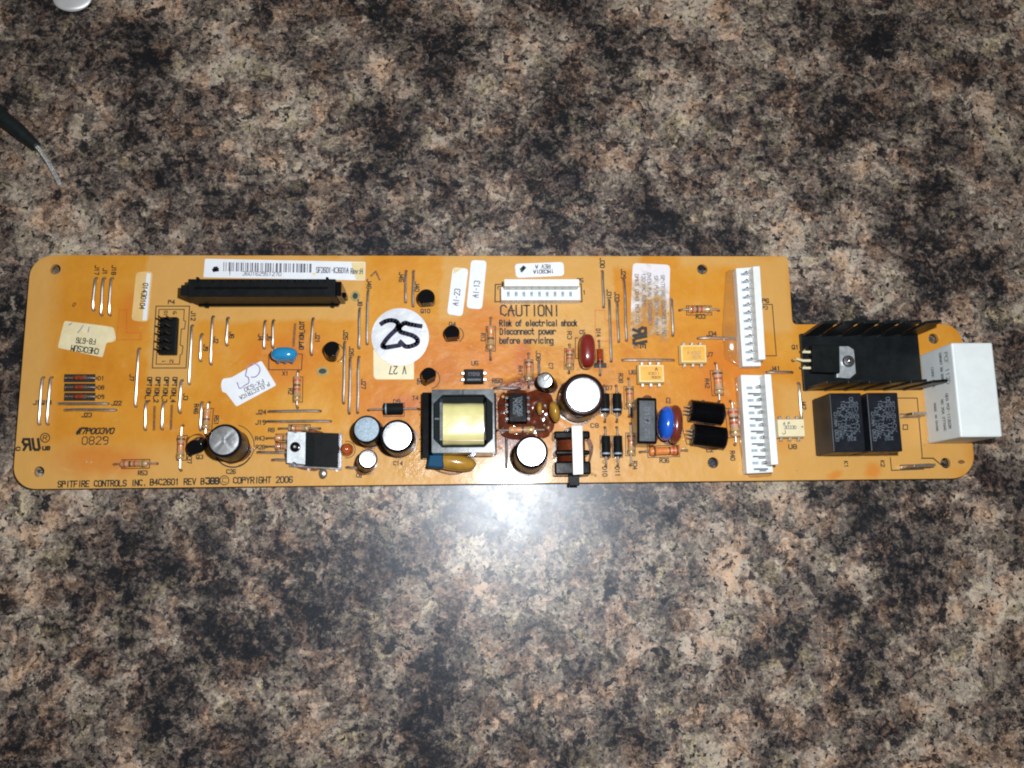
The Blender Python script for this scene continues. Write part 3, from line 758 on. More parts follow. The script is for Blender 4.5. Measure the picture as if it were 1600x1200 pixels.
# ------------------------------------------------------------------ transformer
zT = TOP+1.55
a, c = W(674.5,708,zT), W(772,608,zT); mid = (a+c)/2; sx, sy = (c.x-a.x)/2, (c.y-a.y)/2
b_ = B(); zb0, zb1 = .22, 1.55; q = .145*2
def octo(x, y, ch): return [(-x+ch,-y),(x-ch,-y),(x,-y+ch),(x,y-ch),(x-ch,y),(-x+ch,y),(-x,y-ch),(-x,-y+ch)]
outer = [(-sx+.03,-sy),(0,-sy),(sx-.03,-sy),(sx,0),(sx-.03,sy),(0,sy),(-sx+.03,sy),(-sx,0)]
outer = [(-sx*.98,-sy),(sx*.98,-sy),(sx,-sy*.98),(sx,sy*.98),(sx*.98,sy),(-sx*.98,sy),(-sx,sy*.98),(-sx,-sy*.98)]
inner = octo(sx-.05, sy-.17, .28)
vv = []; ff = []
for z in (zb0, zb1):
    vv += [(x,y,z) for x,y in outer] + [(x,y,z) for x,y in inner]
for i in range(8):
    j = (i+1)%8
    ff += [(16+i,16+j,16+8+j,16+8+i), (j,i,8+i,8+j), (i,j,16+j,16+i), (8+j,8+i,24+i,24+j)]
tf = part('transformer', B().add(vv,ff), 'ferrite', (mid.x,mid.y,TOP), 0, .02, 'square transformer with a yellow taped coil', smooth=False)
for sg in (-1,1):
    sub(tf,'core_leg',B().prism(octo(.02,sy-.18,.0)[0:1]+[(-.01,-.01),(.01,-.01),(.01,.01)],.3,.31),'ferrite') if False else None
sub(tf,'core_joint',B().box(-.012,sy-.168,zb1-.02,.012,sy-.004,zb1+.003),'black_matte')
fl = B().prism([(x*.30,y) for x,y in octo(1, sy-.20, 0)],0,1) if False else None
kx = lambda px_: W(px_,660,zT).x - mid.x
ky = lambda py_: W(720,py_,zT).y - mid.y
def flange(xa, xb):
    pts = [(ky(694),.10),(ky(620),.10),(ky(620),1.30),(ky(628),1.50),(ky(688),1.50),(ky(694),1.30)]
    v = [(xa,y,z) for y,z in pts] + [(xb,y,z) for y,z in pts]; n = 6
    return B().add(v, [tuple(range(n-1,-1,-1)), tuple(range(n,2*n))] + [(i,(i+1)%n,(i+1)%n+n,i+n) for i in range(n)])
sub(tf,'bobbin_flange',flange(kx(686.5),kx(691.5)),'ferrite',.015,smooth=False)
sub(tf,'bobbin_flange',flange(kx(756.5),kx(760)),'black_gloss',.015,smooth=False)
sub(tf,'bobbin_wall',B().box(kx(677.5),ky(694),.3,kx(686.3),ky(618.5),1.50),'black_matte',.02,smooth=False)
sub(tf,'bobbin_wall',B().box(kx(760.2),ky(694),.3,kx(770.5),ky(618.5),1.50),'black_matte',.02,smooth=False)
sub(tf,'bobbin_rib',B().box(kx(679),ky(655.5),1.502,kx(686.3),ky(652.5),1.53),'ferrite',.005)
sub(tf,'bobbin_plate',B().prism(octo(sx-.06, sy-.18, .28),.1,1.2),'black_matte',smooth=False)
b_ = B(); x0, x1 = kx(691.7), kx(756.3); yc = (ky(626)+ky(695))/2; hy = abs(ky(626)-ky(695))/2; zc, hz = .80, .66
ring = []
n = 48
for i in range(n):
    t = 2*PI*i/n; e = .55
    sp = lambda v, p: math.copysign(abs(v)**p, v)
    ring.append((yc+hy*sp(math.cos(t),e), zc+hz*sp(math.sin(t),e)))
xs = [x0 + (x1-x0)*i/8 for i in range(9)]
vv = []; ff = []
for j, x in enumerate(xs):
    for i, (y,z) in enumerate(ring):
        wv = .006*math.sin(j*1.3+i*.4)
        vv.append((x,yc+(y-yc)*(1+wv),z+wv))
for j in range(8):
    for i in range(n): ff.append((j*n+i,j*n+(i+1)%n,(j+1)*n+(i+1)%n,(j+1)*n+i))
ff += [tuple(range(n-1,-1,-1)), tuple(8*n+i for i in range(n))]
sub(tf,'coil',B().add(vv,ff),'tape_yellow')
# tape end fold
sub(tf,'tape_end',B().box(x0+.02,ky(689),1.435,x1-.02,ky(687),1.447),'mustard')
a, c = W(659,716,TOP+.5), W(673,613,TOP+.5)
sub(tf,'pin_rail',B().box(a.x-mid.x,a.y-mid.y,.04,c.x-mid.x+.05,c.y-mid.y,.52),'black_gloss',.03,smooth=False)
a2 = W(776,716,TOP+.4)
sub(tf,'pin_rail',B().box(sx-.08,a.y-mid.y+.1,.04,sx+.10,c.y-mid.y,.30),'black_gloss',.03,smooth=False)
for i in range(5):
    sub(tf,'pin',B().tube([(a.x-mid.x-.04,(a.y-mid.y)+.25+i*.4,.06),(a.x-mid.x-.10,(a.y-mid.y)+.25+i*.4,-.02)],.035,6),'wire')

# choke with copper windings and a white strip across
zc_ = TOP+.75
a, c = W(867,742,zc_), W(922,673,zc_); mid = (a+c)/2; sx, sy = (c.x-a.x)/2, (c.y-a.y)/2
R90 = Matrix.Rotation(-PI/2,4,'X')
ck = part('choke', B().box(-sx,sy-.26,.05,sx,sy,.75).box(-sx,-sy,.05,sx,-sy+.42,.75).box(-sx*.96,-.07,.08,sx*.96,.09,.70), 'black_gloss', (mid.x,mid.y,TOP),0,.06,'black two-section choke under a white strip',smooth=False)
for y0, y1 in ((.10,sy-.27),(-sy+.43,-.08)):
    prof = []; n = 12
    for i in range(n+1):
        y = y0+(y1-y0)*i/n; prof += [(.46,y),(.435,y+(y1-y0)/n*.5)]
    sub(ck,'winding',B().lathe(prof[:-1],22,Tr(0,0,.40)@Matrix.Rotation(-PI/2,4,'X'),1.,.62),'copper')
st_ = [W(893,665,TOP+.86),W(910,665,TOP+.86),W(911.5,741,TOP+.86),W(895.5,742,TOP+.86)]
b_ = B().prism([(p.x-mid.x,p.y-mid.y) for p in st_],.82,.88)
sub(ck,'white_strip',b_,'copper_strip',.015,smooth=False)
t0 = W(889,759,TOP+.3); t1 = W(905,744,TOP+.3)
sub(ck,'end_tab',B().box(t0.x-mid.x,t0.y-mid.y,.06,t1.x-mid.x,t1.y-mid.y+.1,.34),'black_plastic',.02,smooth=False)

# ------------------------------------------------------------------ flat power transistor on a bent bracket
zt = TOP+.48
def at(px,py,z): return W(px,py,z)
c0 = W(488,701,zt); k = cpp(488,701,zt)
def L2(px,py): p = W(px,py,zt); return (p.x-c0.x, p.y-c0.y)
b_ = B().prism([L2(477.5,675),L2(529,677),L2(527.5,729.5),L2(476.5,727)],.12,.46)
pt = part('power_transistor', b_, 'black_plastic', (c0.x,c0.y,TOP),0,.02,'flat black transistor with a metal tab near the left bottom edge',smooth=False)
sub(pt,'body_slope',B().prism([L2(477.8,675.3),L2(491,675.8),L2(490,728),L2(477,727)],.4605,.475),'black_matte',.01,smooth=False)
# metal tab with notches
tabp = [L2(448,673.5),L2(457,674),L2(458.5,675.8),L2(462,675.8),L2(463.5,674.2),L2(478,674.8),L2(476.5,725.5),L2(462,724),L2(460,721.8),L2(456,721.8),L2(454.5,723.6),L2(446.8,723)]
sub(pt,'metal_tab',B().prism(tabp,.30,.38),'tab_metal',.008,smooth=False)
h0 = L2(460.3,698)
sub(pt,'screw',B().lathe([(.165,.381),(.165,.39),(.15,.43),(.10,.445)],20,Tr(h0[0],h0[1],0)),'black_gloss')
sub(pt,'screw_tip',B().lathe([(.055,.44),(.055,.47),(.03,.49)],12,Tr(h0[0],h0[1],0)),'wire')
sub(pt,'bracket',B().prism([L2(450,672),L2(532,675),L2(531,733),L2(448,728)],.02,.11),'steel',.01,smooth=False)
sub(pt,'solder_blob',B().ell(.14,.17,.07,14,8,1,Tr(*L2(500,739),.04),.3),'blade_metal')
for q in ((478,733),(523,734)): sub(pt,'bracket_leg',B().box(L2(*q)[0]-.03,L2(*q)[1]-.03,-.02,L2(*q)[0]+.03,L2(*q)[1]+.05,.1),'wire')

# ------------------------------------------------------------------ connectors
# long black edge connector
p0, p1 = W(308,478,TOP), W(540,451,TOP); mid = (p0+p1)/2; sx, sy = (p1.x-p0.x)/2, (p1.y-p0.y)/2
H = 1.12
ec = part('edge_connector', B().box(-sx+.03,-sy,.04,sx-.16,sy,H), 'black_plastic', (mid.x,mid.y,TOP),0,.02,'long black socket below the barcode sticker',smooth=False)
sub(ec,'end_clip',B().box(-sx-.22,-sy*.75,.04,-sx+.028,sy*.45,H-.10),'black_plastic',.03,smooth=False)
sub(ec,'end_clip',B().box(sx-.158,-sy*.85,.04,sx+.02,sy*.8,H-.06).box(sx+.0,-sy*.5,.06,sx+.10,sy*.1,.5),'black_gloss',.03,smooth=False)
sub(ec,'base_flange',B().box(-sx+.1,-sy-.05,.02,sx-.2,-sy-.002,.16),'black_gloss',.01,smooth=False)
for x in (-sx+.3, sx-.45): sub(ec,'peg',B().box(x,-sy-.09,.02,x+.10,-sy-.051,.2).box(x-.02,sy+.002,H-.2,x+.06,sy+.06,H+.02),'black_plastic',.01,smooth=False)
sub(ec,'slot',B().box(-sx+.25,-.05,H+.0005,sx-.4,.03,H+.006),'black_gloss')
n = 18
for i in range(n):
    x = -sx+.35+(2*sx-.85)*i/(n-1)
    sub(ec,'contact',B().box(x-.03,sy-.10,H+.0005,x+.03,sy-.05,H+.012),'black_gloss')
# 2x5 pin header
zc2 = TOP+.25; p0, p1 = W(247.5,553.5,zc2), W(277,495,zc2); mid = (p0+p1)/2; sx, sy = (p1.x-p0.x)/2, (p1.y-p0.y)/2
hd = part('pin_header', B().box(-sx,-sy,.02,sx,sy,.25), 'black_plastic', (mid.x,mid.y,TOP),0,.03,'black ten-pin header at the left',smooth=False)
for i in range(5):
    y = -sy + (i+.5)*2*sy/5
    for x in (-sx*.48, sx*.48):
        sub(hd,'pin',B().tube([(x,y,.2),(x,y,.80),(x,y,.86)],[.034,.034,.015],4),'pin_black')
    sub(hd,'notch',B().box(-sx-.05,y-.05,.02,-sx-.001,y+.05,.2),'black_plastic',.01)
outline(rect(244,478.4,296,478.4)[:1]+[(296.3,478.4),(290.8,575),(238,575)],True,1.5)
outline([(248.5,483.5),(288,483.5),(287,500.5),(290,502),(288.5,514),(283.5,514),(281.5,539),(286,541),(284.5,553),(281.5,555),(280.5,569),(244,569)],True,1.3)
bt('P4',268,472,10,6.2); bt('10',259,489.5,7,5,90); bt('9',273,489,4.5,5,90); bt('1',256,564.5,4,5,90); bt('2',268,564.5,5,5,90)
# white nine-pin header by the top edge
zc2 = TOP+.45; p0, p1 = W(783,469,zc2), W(906.5,448,zc2); mid = (p0+p1)/2; sx, sy = (p1.x-p0.x)/2, (p1.y-p0.y)/2
wc = part('white_connector', B().box(-sx,-sy,.02,sx,sy,.45), 'white_plastic', (mid.x,mid.y,TOP),0,.02,'white nine-pin connector above the CAUTION text',smooth=False)
b0, b1 = W(788,446,TOP+.95), W(905,436,TOP+.95)
sub(wc,'back_wall',B().box(b0.x-mid.x,b0.y-mid.y-.02,.02,b1.x-mid.x,b1.y-mid.y,.95),'white_plastic',.02,smooth=False)
for i in range(10):
    x = -sx+.12+(2*sx-.24)*i/9
    sub(wc,'wall_rib',B().prism([(x-.022,sy-.02),(x+.022,sy-.02),(x+.022,sy-.08),(x-.022,sy-.08)],.4505,.62),'white_plastic',.005)
for i in range(9):
    x = W(794.6+12.2*i,457,TOP+.6).x-mid.x
    sub(wc,'socket',B().box(x-.055,-.11,.4502,x+.055,.07,.453),'alu_dull')
    sub(wc,'pin',B().tube([(x,-.03,.44),(x,-.03,.66),(x,-.03,.70)],[.026,.026,.012],4),'steel')
outline([(782,444.5),(774,444.5),(773.4,471.5),(909.4,471.5),(908,443.8),(904,443.8)],False,1.8); outline([(783,448),(778,448),(778,452)],False,1.4)
bt('P5',906.6,438,9,6); bt('1',913,457,4,6)
# tall white connectors on the right, each with a raised right wall
def tall_conn(pix_body, pix_wall, n, p0, p1, label, big=False):
    zb_, zw = TOP+.45, TOP+.98
    pts = [W(*q, zb_) for q in pix_body]; c_ = sum(pts, Vector((0,0,0)))/len(pts)
    o = part('white_connector', B().prism([(p.x-c_.x,p.y-c_.y) for p in pts],.02,.45), 'white_plastic', (c_.x,c_.y,TOP),0,.02,label,smooth=False)
    pw = [W(*q, zw) for q in pix_wall]
    sub(o,'raised_wall',B().prism([(p.x-c_.x,p.y-c_.y) for p in pw],.02,.98),'white_plastic',.02,smooth=False)
    for i in range(n):
        t = i/(n-1); px_, py_ = p0[0]+(p1[0]-p0[0])*t, p0[1]+(p1[1]-p0[1])*t
        q = W(px_,py_,zb_+.25); x, y = q.x-c_.x, q.y-c_.y
        if big:
            sub(o,'socket',B().box(x-.33,y-.045,.4502,x-.13,y+.045,.454),'alu_dull')
            sub(o,'pin',B().box(x-.045,y-.05,.44,x+.045,y+.05,.74),'steel',.015)
            sub(o,'wall_rib',B().box(x-.30,y-.22,.4502,x+.16,y-.17,.47).box(x-.12,y-.27,.4502,x+.10,y-.23,.462),'print_relay',.004)
        else:
            sub(o,'pin',B().box(x-.03,y-.03,.44,x+.03,y+.03,.74),'steel',.01)
            sub(o,'socket',B().box(x-.10,y-.045,.4502,x+.10,y+.035,.454),'alu_dull')
            sub(o,'wall_rib',B().box(x+.10,y-.06,.4502,x+.20,y-.03,.60),'white_plastic',.005)
            sub(o,'slot',B().box(x+.11,y+.0,.4502,x+.20,y+.05,.454),'print_relay')
    return o
tall_conn([(1150,419),(1178,417),(1189.5,572),(1160.5,572.5)],[(1176.5,416),(1187.5,415.5),(1196.5,561.5),(1185.5,562)],12,(1166,425),(1174,560),'upper tall white connector with fine dark pins')
tall_conn([(1157.5,585.5),(1194,586),(1208.5,738),(1167,740)],[(1194.5,584.5),(1205,584.5),(1216.5,725.5),(1205.5,726.5)],7,(1186,604),(1195.5,722.5),'lower tall white connector with wide-spaced pins',True)
outline([(1192,475.6),(1206.5,475.6),(1213,556),(1196,556)],False,1.4); bt('P6',1196,470,10,6.2); bt('P3',1195,481,8,5)
# hot glue along the two connectors
def glue(pix, h, label=None):
    pts = [W(*q) for q in pix]; c_ = sum(pts, Vector((0,0,0)))/len(pts)
    n = len(pts); vs = []; rings = [(1,.004),(.985,h*.55),(.94,h*.9),(.85,h)]
    for s_, z in rings:
        for p in pts:
            d = p-c_; L = d.length; sh = (1-s_)
            wob = 1+.02*noise.noise(p*3)
            vs.append(((p.x-c_.x)*s_*wob,(p.y-c_.y)*(1-(1-s_)*.3)*wob,z*(1+.3*noise.noise(p*2+Vector((0,0,5))))))
    fs = []
    for r_ in range(len(rings)-1):
        for i in range(n): fs.append((r_*n+i, r_*n+(i+1)%n, (r_+1)*n+(i+1)%n, (r_+1)*n+i))
    fs.append(tuple((len(rings)-1)*n+i for i in range(n)))
    return part('hot_glue', B().add(vs,fs), 'hot_glue', (c_.x,c_.y,TOP), 0, 0, label)
def densify(pix, m=6):
    o = []
    for i in range(len(pix)):
        a_, b2 = pix[i], pix[(i+1)%len(pix)]
        for j in range(m): o.append((a_[0]+(b2[0]-a_[0])*j/m + random.uniform(-1,1), a_[1]+(b2[1]-a_[1])*j/m + random.uniform(-1,1)))
    return o
glue(densify([(1134,424),(1150,420),(1158,500),(1162,574),(1150,572),(1132,560),(1128,520),(1131,470)]),.10,'clear glue left of the upper tall connector')
glue(densify([(1148,590),(1158,588),(1170,738),(1206,736),(1204,744),(1172,746),(1160,736),(1152,660)]),.12,'clear glue around the lower tall connector')
for x0,y0,x1,y1 in ((1140,541,1143,563),):
    pass

# ------------------------------------------------------------------ heat sink with its transistor
zs = TOP+.15
p0, p1 = W(1256,610,zs), W(1433,521,zs); mid = (p0+p1)/2; sx, sy = (p1.x-p0.x)/2, (p1.y-p0.y)/2
hs = part('heat_sink', B().box(-sx,-sy,.05,sx,sy,.20), 'heatsink', (mid.x,mid.y,TOP),0,.015,'black finned heat sink at the right',smooth=False)
nf = 6; pitch = 2*sx/nf
for row in (-1,1):
    for i in range(nf):
        xc = -sx+pitch*(i+.5); y = row*(sy-.05); w2 = pitch*.43
        v = []
        # a finger bent up from the plate edge, leaning slightly outwards
        pts = [(0,.06),(0,.5),(row*.03,1.2),(row*.05,1.85)]
        for (dy,z) in pts:
            ww = w2*(1 if z < 1.8 else .9)
            v += [(xc-ww,y+dy-.045,z),(xc+ww,y+dy-.045,z),(xc+ww,y+dy+.045,z),(xc-ww,y+dy+.045,z)]
        f = [(3,2,1,0),(12,13,14,15)]
        for r_ in range(3):
            for k_ in range(4): f.append((r_*4+k_, r_*4+(k_+1)%4, r_*4+4+(k_+1)%4, r_*4+4+k_))
        # twist: each finger turned about its own axis like a louvre
        tw = Tr(xc,y,0)@Rz(5)@Tr(-xc,-y,0)
        sub(hs,'fin',B().add(v,f,tw),'heatsink',.01,smooth=False)
zz = TOP+.45
c0 = W(1305,562,zz)
def L3(px,py,z=zz): p = W(px,py,z); return (p.x-c0.x, p.y-c0.y)
tt = part('power_transistor', B().prism([L3(1267.5,539),L3(1310,540),L3(1311,583.5),L3(1268.5,582)],.215,.55), 'black_matte', (c0.x,c0.y,TOP),0,.03,'black transistor bolted to the heat sink',smooth=False)
sub(tt,'metal_tab',B().prism([L3(1308.5,539.5),L3(1329,539.5),L3(1337.5,545),L3(1340.5,582),L3(1331,590),L3(1311,588.5)],.205,.30),'tab_metal',.01,smooth=False)
h0 = L3(1326.5,564,TOP+.4)
sub(tt,'screw',B().lathe([(.20,.302),(.20,.37),(.17,.41),(.10,.425)],24,Tr(h0[0],h0[1],0)),'steel')
sub(tt,'screw_tip',B().ell(.07,.07,.05,14,8,1,Tr(h0[0],h0[1],.435)),'solder')
for y_, xe in ((549,1252),(562.5,1240),(574,1252)):
    q0, q1 = L3(1268,y_), L3(xe,y_,TOP)
    sub(tt,'lead',B().tube([(q0[0],q0[1],.36),(q0[0]-.25,q0[1],.36),(q1[0]+.04,q1[1],.20),(q1[0],q1[1],-.03)],.045,6,None,.7),'cream_side')
    pad(xe-1,y_+1,3)
bt('Q1',1242.5,542.5,10,6.2)

# ------------------------------------------------------------------ relays and blade terminals
def relay(name, t0, t1, t2, t3, h, m, label, bevel=.03):
    pts = [W(*q, TOP+h) for q in (t0,t1,t2,t3)]; c_ = sum(pts, Vector((0,0,0)))/4
    sx = ((pts[1]-pts[0]).length+(pts[2]-pts[3]).length)/4; sy = ((pts[3]-pts[0]).length+(pts[2]-pts[1]).length)/4
    o = part(name, B().box(-sx,-sy,.05,sx,sy,h), m, (c_.x,c_.y,TOP),0,bevel,label,smooth=False)
    return o, sx, sy
RL = [('Potter',0.55,.35,.60,.12),('T7CS5D-12',.28,.15,1.15,.15),('10A 277VAC',-.02,.12,1.15,.15),('COIL 12VDC',-.32,.08,1.1,.13),('JAPAN',-.55,-.4,.5,.13),('0830',-.3,-.75,.3,.1)]
for (tl_,tr_,br_,bl_), lab in (((( 1295,614),(1347,614),(1351,706),(1303,706.5)),'left of two black relays with grey print'),(((1354.5,614),(1404,613),(1409,705),(1361,706)),'right of two black relays, beside the white one')):
    o, sx, sy = relay('relay', tl_, tr_, br_, bl_, 1.45, 'slate', lab)
    b_ = B()
    for r_, (tx, dx, wd, ht, dy) in enumerate([('SCHRACK',.62,.95,.105,.18),('OEG-SS-112LM',.34,1.35,.115,.12),('12VDC E135',.06,1.25,.115,.05),('10A 277VAC',-.20,1.1,.115,.15),('12A 125VAC',-.46,1.0,.105,-.02),('CHINA 0830',-.72,.9,.10,-.15)][::1]):
        st, tw = strokes(tx)
        for s_ in st: ribbon(b_, [(dx*sx + (q[1]-.5)*ht*1.0, dy*sy - (q[0]/tw-.5)*wd) for q in s_], .021, 1.454)
    sub(o,'printed_text',b_,'print_relay',smooth=False)
    sub(o,'seam',B().box(-sx-.004,-sy-.004,.28,sx+.004,sy+.004,.30),'black_gloss')
    sub(o,'base',B().box(-sx+.02,-sy+.02,.0,sx-.02,sy-.02,.049),'black_matte')
wr, sx, sy = relay('relay', (1487,536),(1550.5,534.5),(1567,683),(1501,682.5), 2.0, 'relay_white', 'tall white relay at the right end of the board', .05)
# printing on its left side, drawn on the face x=-sx
b_ = B()
for tx, z, wd, ht, y in (('OMRON G8P-1A4P',1.62,1.0,.20,.75),('CONTACT 30A 250VAC',1.30,1.0,.12,.8),('12VDC COIL',.75,.7,.13,.6),('OEG PCF-112D2M',1.45,1.1,.14,-.6),('NO 25A 277VAC',1.15,1.0,.13,-.7),('MADE IN CHINA',.70,.9,.11,-.7)):
    st, tw = strokes(tx if 'OMRON' not in tx else 'PCF 112D')
    for s_ in st:
        pts = [(y - (q[0]/tw-.5)*wd, z + (q[1]-.5)*ht) for q in s_]
        for i in range(len(pts)-1):
            a_ = Vector(pts[i]); c_ = Vector(pts[i+1]); d = c_-a_
            if d.length < 1e-6: continue
            d.normalize(); n_ = Vector((-d.y,d.x))*.012; e = d*.01; X_ = -sx-.004-(i%4)*.0003
            b_.add([(X_,*(a_-e-n_)),(X_,*(c_+e-n_)),(X_,*(c_+e+n_)),(X_,*(a_-e+n_))],[(3,2,1,0)])
sub(wr,'printed_text',b_,'print_grey',smooth=False)
sub(wr,'vent_mark',B().lathe([(.05,2.0005),(.05,2.004)],3,Tr(.02,-.55,0)@Rz(180)),'paper')
sub(wr,'base',B().box(-sx+.03,-sy+.03,-.0,sx-.03,sy-.03,.049),'cream_side')
outline([(1402,622),(1433,622),(1441,714)],False,1.4); outline([(1391,715),(1393,735),(1443,733)],False,1.4); outline([(1440,716),(1458,716),(1470,726)],False,1.8)
outline(rect(1411,664,1418,671),True,1.4); dot(1502,721.8,5.5,3,'print_brown'); bt('K1',1322,725.5,9,5.5,-90); bt('K2',1379,724.5,9,5.5,-90)
def blade(x0, y0, x1, y1, h, label):
    a_, c_ = W(x0,y0), W(x1,y1); m_ = (a_+c_)/2; d = c_-a_; L = d.length/2
    pts = [(-L,.0),(L,.0),(L,h*.55),(L*.75,h),(-L*.75,h),(-L,h*.55)]
    v = [(x,-.04,z) for x,z in pts] + [(x,.04,z) for x,z in pts]; n = 6
    b_ = B().add(v,[tuple(range(n)),tuple(range(2*n-1,n-1,-1))]+[((i+1)%n,i,i+n,(i+1)%n+n) for i in range(n)])
    o = part('blade_terminal', b_, 'blade_metal', m_, math.degrees(math.atan2(d.y,d.x)), .01, label, smooth=False)
    sub(o,'foot',B().box(-L-.04,-.08,.0,L+.04,.08,.03),'wire_dark')
blade(1408,730,1452,728,.62,'flat metal terminal near the lower right corner')
blade(1408,650,1436,649.5,.62,'flat metal terminal between the relays')

# ------------------------------------------------------------------ stickers
def sticker(pix, m, label, rc=3, thick=.012, name='sticker'):
    """polygon in pixels with corners rounded by rc pixels"""
    P_ = [Vector(q) for q in pix]; n = len(P_); out_ = []
    for i in range(n):
        p, a_, c_ = P_[i], P_[i-1], P_[(i+1)%n]
        u = (a_-p); v = (c_-p); r = min(rc, u.length*.45, v.length*.45); u.normalize(); v.normalize()
        s0, s1 = p+u*r, p+v*r
        for j in range(5):
            t = j/4; out_.append(tuple(s0*(1-t)**2 + p*2*t*(1-t) + s1*t*t))
    pts = [W(q[0],q[1]) for q in out_]; c_ = sum(pts, Vector((0,0,0)))/len(pts)
    o = part(name, B().prism([(p.x-c_.x,p.y-c_.y) for p in pts],.006,.006+thick), m, (c_.x,c_.y,TOP),0,0,label,smooth=False)
    o['_c'] = (c_.x, c_.y, TOP+.006+thick)
    return o
def stx(o, txt, px, py, wpx, hpx, ang=0, m='print_black', wt=.16, slant=0, lift=.003, name='printed_text'):
    c_ = o['_c']; k = cpp(px,py); p = W(px,py); st, tw = strokes(txt); b_ = B(); R = Rz(ang); wt = wt*1.15
    for s_ in st:
        ribbon(b_, [tuple((R@Vector(((q[0]/tw-.5)*wpx*k + slant*(q[1]-.5)*hpx*k, (q[1]-.5)*hpx*k, 0)))[:2]) for q in s_], wt*hpx*k, 0)
    return obj(name, b_.mesh(name, m, False), o, Vector((p.x-c_[0], p.y-c_[1], c_[2]-TOP+lift)))
def spen(o, lines, wpx, m, name='pen_mark', lift=.0035):
    c_ = o['_c']; b_ = B()
    for ln in lines:
        # Catmull-Rom through the pixel points
        P_ = [W(*q) for q in ln]; P_ = [P_[0]]+P_+[P_[-1]]; pts = []
        for i in range(1,len(P_)-2):
            for j in range(8):
                t = j/8; a_,b2,c2,d2 = P_[i-1],P_[i],P_[i+1],P_[i+2]
                pts.append(.5*((2*b2)+(c2-a_)*t+(2*a_-5*b2+4*c2-d2)*t*t+(3*b2-a_-3*c2+d2)*t**3))
        pts.append(P_[-2])
        ribbon(b_, [(p.x-c_[0],p.y-c_[1]) for p in pts], wpx*cpp(*ln[0]), 0)
    return obj(name, b_.mesh(name, m, False), o, Vector((0,0,c_[2]-TOP+lift)))
def patch(o, pix, m, name='stain', lift=.0015):
    c_ = o['_c']; pts = [W(*q) for q in pix]; b_ = B().add([(p.x-c_[0],p.y-c_[1],0) for p in pts][::-1],[tuple(range(len(pts)))])
    return obj(name, b_.mesh(name, m, False), o, Vector((0,0,c_[2]-TOP+lift)))
bs = sticker([(320.5,404.5),(571,409.5),(570.5,438.3),(318,433.5)],'paper','white barcode sticker along the top edge',2)
patch(bs,[(549,410.2),(570,410.5),(570,437.5),(557,437.3),(552,425)],'yellow_strip')
b_ = B(); c_ = bs['_c']; x = 349.5; rnd = random.Random(4); wide = [2.3,1.6,2.9,1.1,1.2]
i = 0
while x < 484:
    wv = rnd.choice((1.2,1.2,2.4,3.4)); y = 410+(x-350)*.018
    q = [W(x,y),W(x+wv,y),W(x+wv-.3,y+14),W(x-.3,y+14)]
    b_.add([(p.x-c_[0],p.y-c_[1],0) for p in q][::-1],[(0,1,2,3)]); x += wv + rnd.choice((1.3,1.3,2.4,3.2)); i += 1
obj('barcode', b_.mesh('barcode','print_grey',False), bs, Vector((0,0,c_[2]-TOP+.003)))
stx(bs,'1',359.5,427.5,3,6,-1,'print_grey'); stx(bs,'360162951270',409.5,428,60,6,-1,'print_grey',.14)
stx(bs,'SF2601-K3601A',519.5,422.5,50,8.5,-1,'print_grey',.14); stx(bs,'Rev:H',557.5,424,18,8.5,-1,'print_grey',.14)
spen(bs,[[(333,421.5),(341,420)],[(334,424),(340,423)],[(335,418.5),(339,418)],[(334,421),(341,423)]],3,'marker','ink_blot')
patch(bs,[(488,427),(492,426),(494,429),(490,431)],'yellow_strip')
s1 = sticker([(213,425.5),(239,424),(231.5,503.5),(205.5,501)],'paper_amber','yellowed rounded sticker reading 01430104',7)
patch(s1,[(229.5,427),(236,427.5),(229.5,501),(223,500.5)],'paper','clear_strip')
stx(s1,'01430104',225,463,42,7.5,-95)
s2 = sticker([(101,501.5),(169,510),(178,512),(182,530),(177,534.5),(166.5,535.5),(160.5,558.5),(90.5,543.5),(96,520)],'paper_stained','stained cream sticker reading CHECKSUM at the far left',3)
stx(s2,'CHECKSUM',133,546.5,43,9,172,'print_black',.14); stx(s2,'F8-676',134.5,533,30,8.5,175,'print_black',.14)
spen(s2,[[(122,520),(127,514),(130,509)],[(138,519),(140,511)],[(108,508),(113,505)]],1.5,'pen_purple')
s3 = sticker([(362,590),(408.5,563.5),(432,602),(369.5,635.5),(353.5,614),(347.5,612.5),(345.2,601),(348,592)],'paper','white tilted sticker with a purple pen mark',3)
stx(s3,'P.ELECTRICA',398,611,50,6,206.5,'print_grey',.17); stx(s3,'FX-530',397,602.5,32,6.2,206.5,'print_grey',.17)
spen(s3,[[(371,598),(375,607),(383,602),(389,598),(388,590),(384,587),(386,577)],[(388,572),(398,568.5),(405,573),(406,581),(400,588.5),(393,589.5)]],1.7,'pen_purple')
s4 = sticker([(583.5,545),(646.5,545),(647,593),(587,592.8),(583.8,588)],'paper_yellow','pale yellow sticker reading V 27 under the round one',3)
stx(s4,'V 27',621.5,578.5,26,12,180,'print_black',.12)
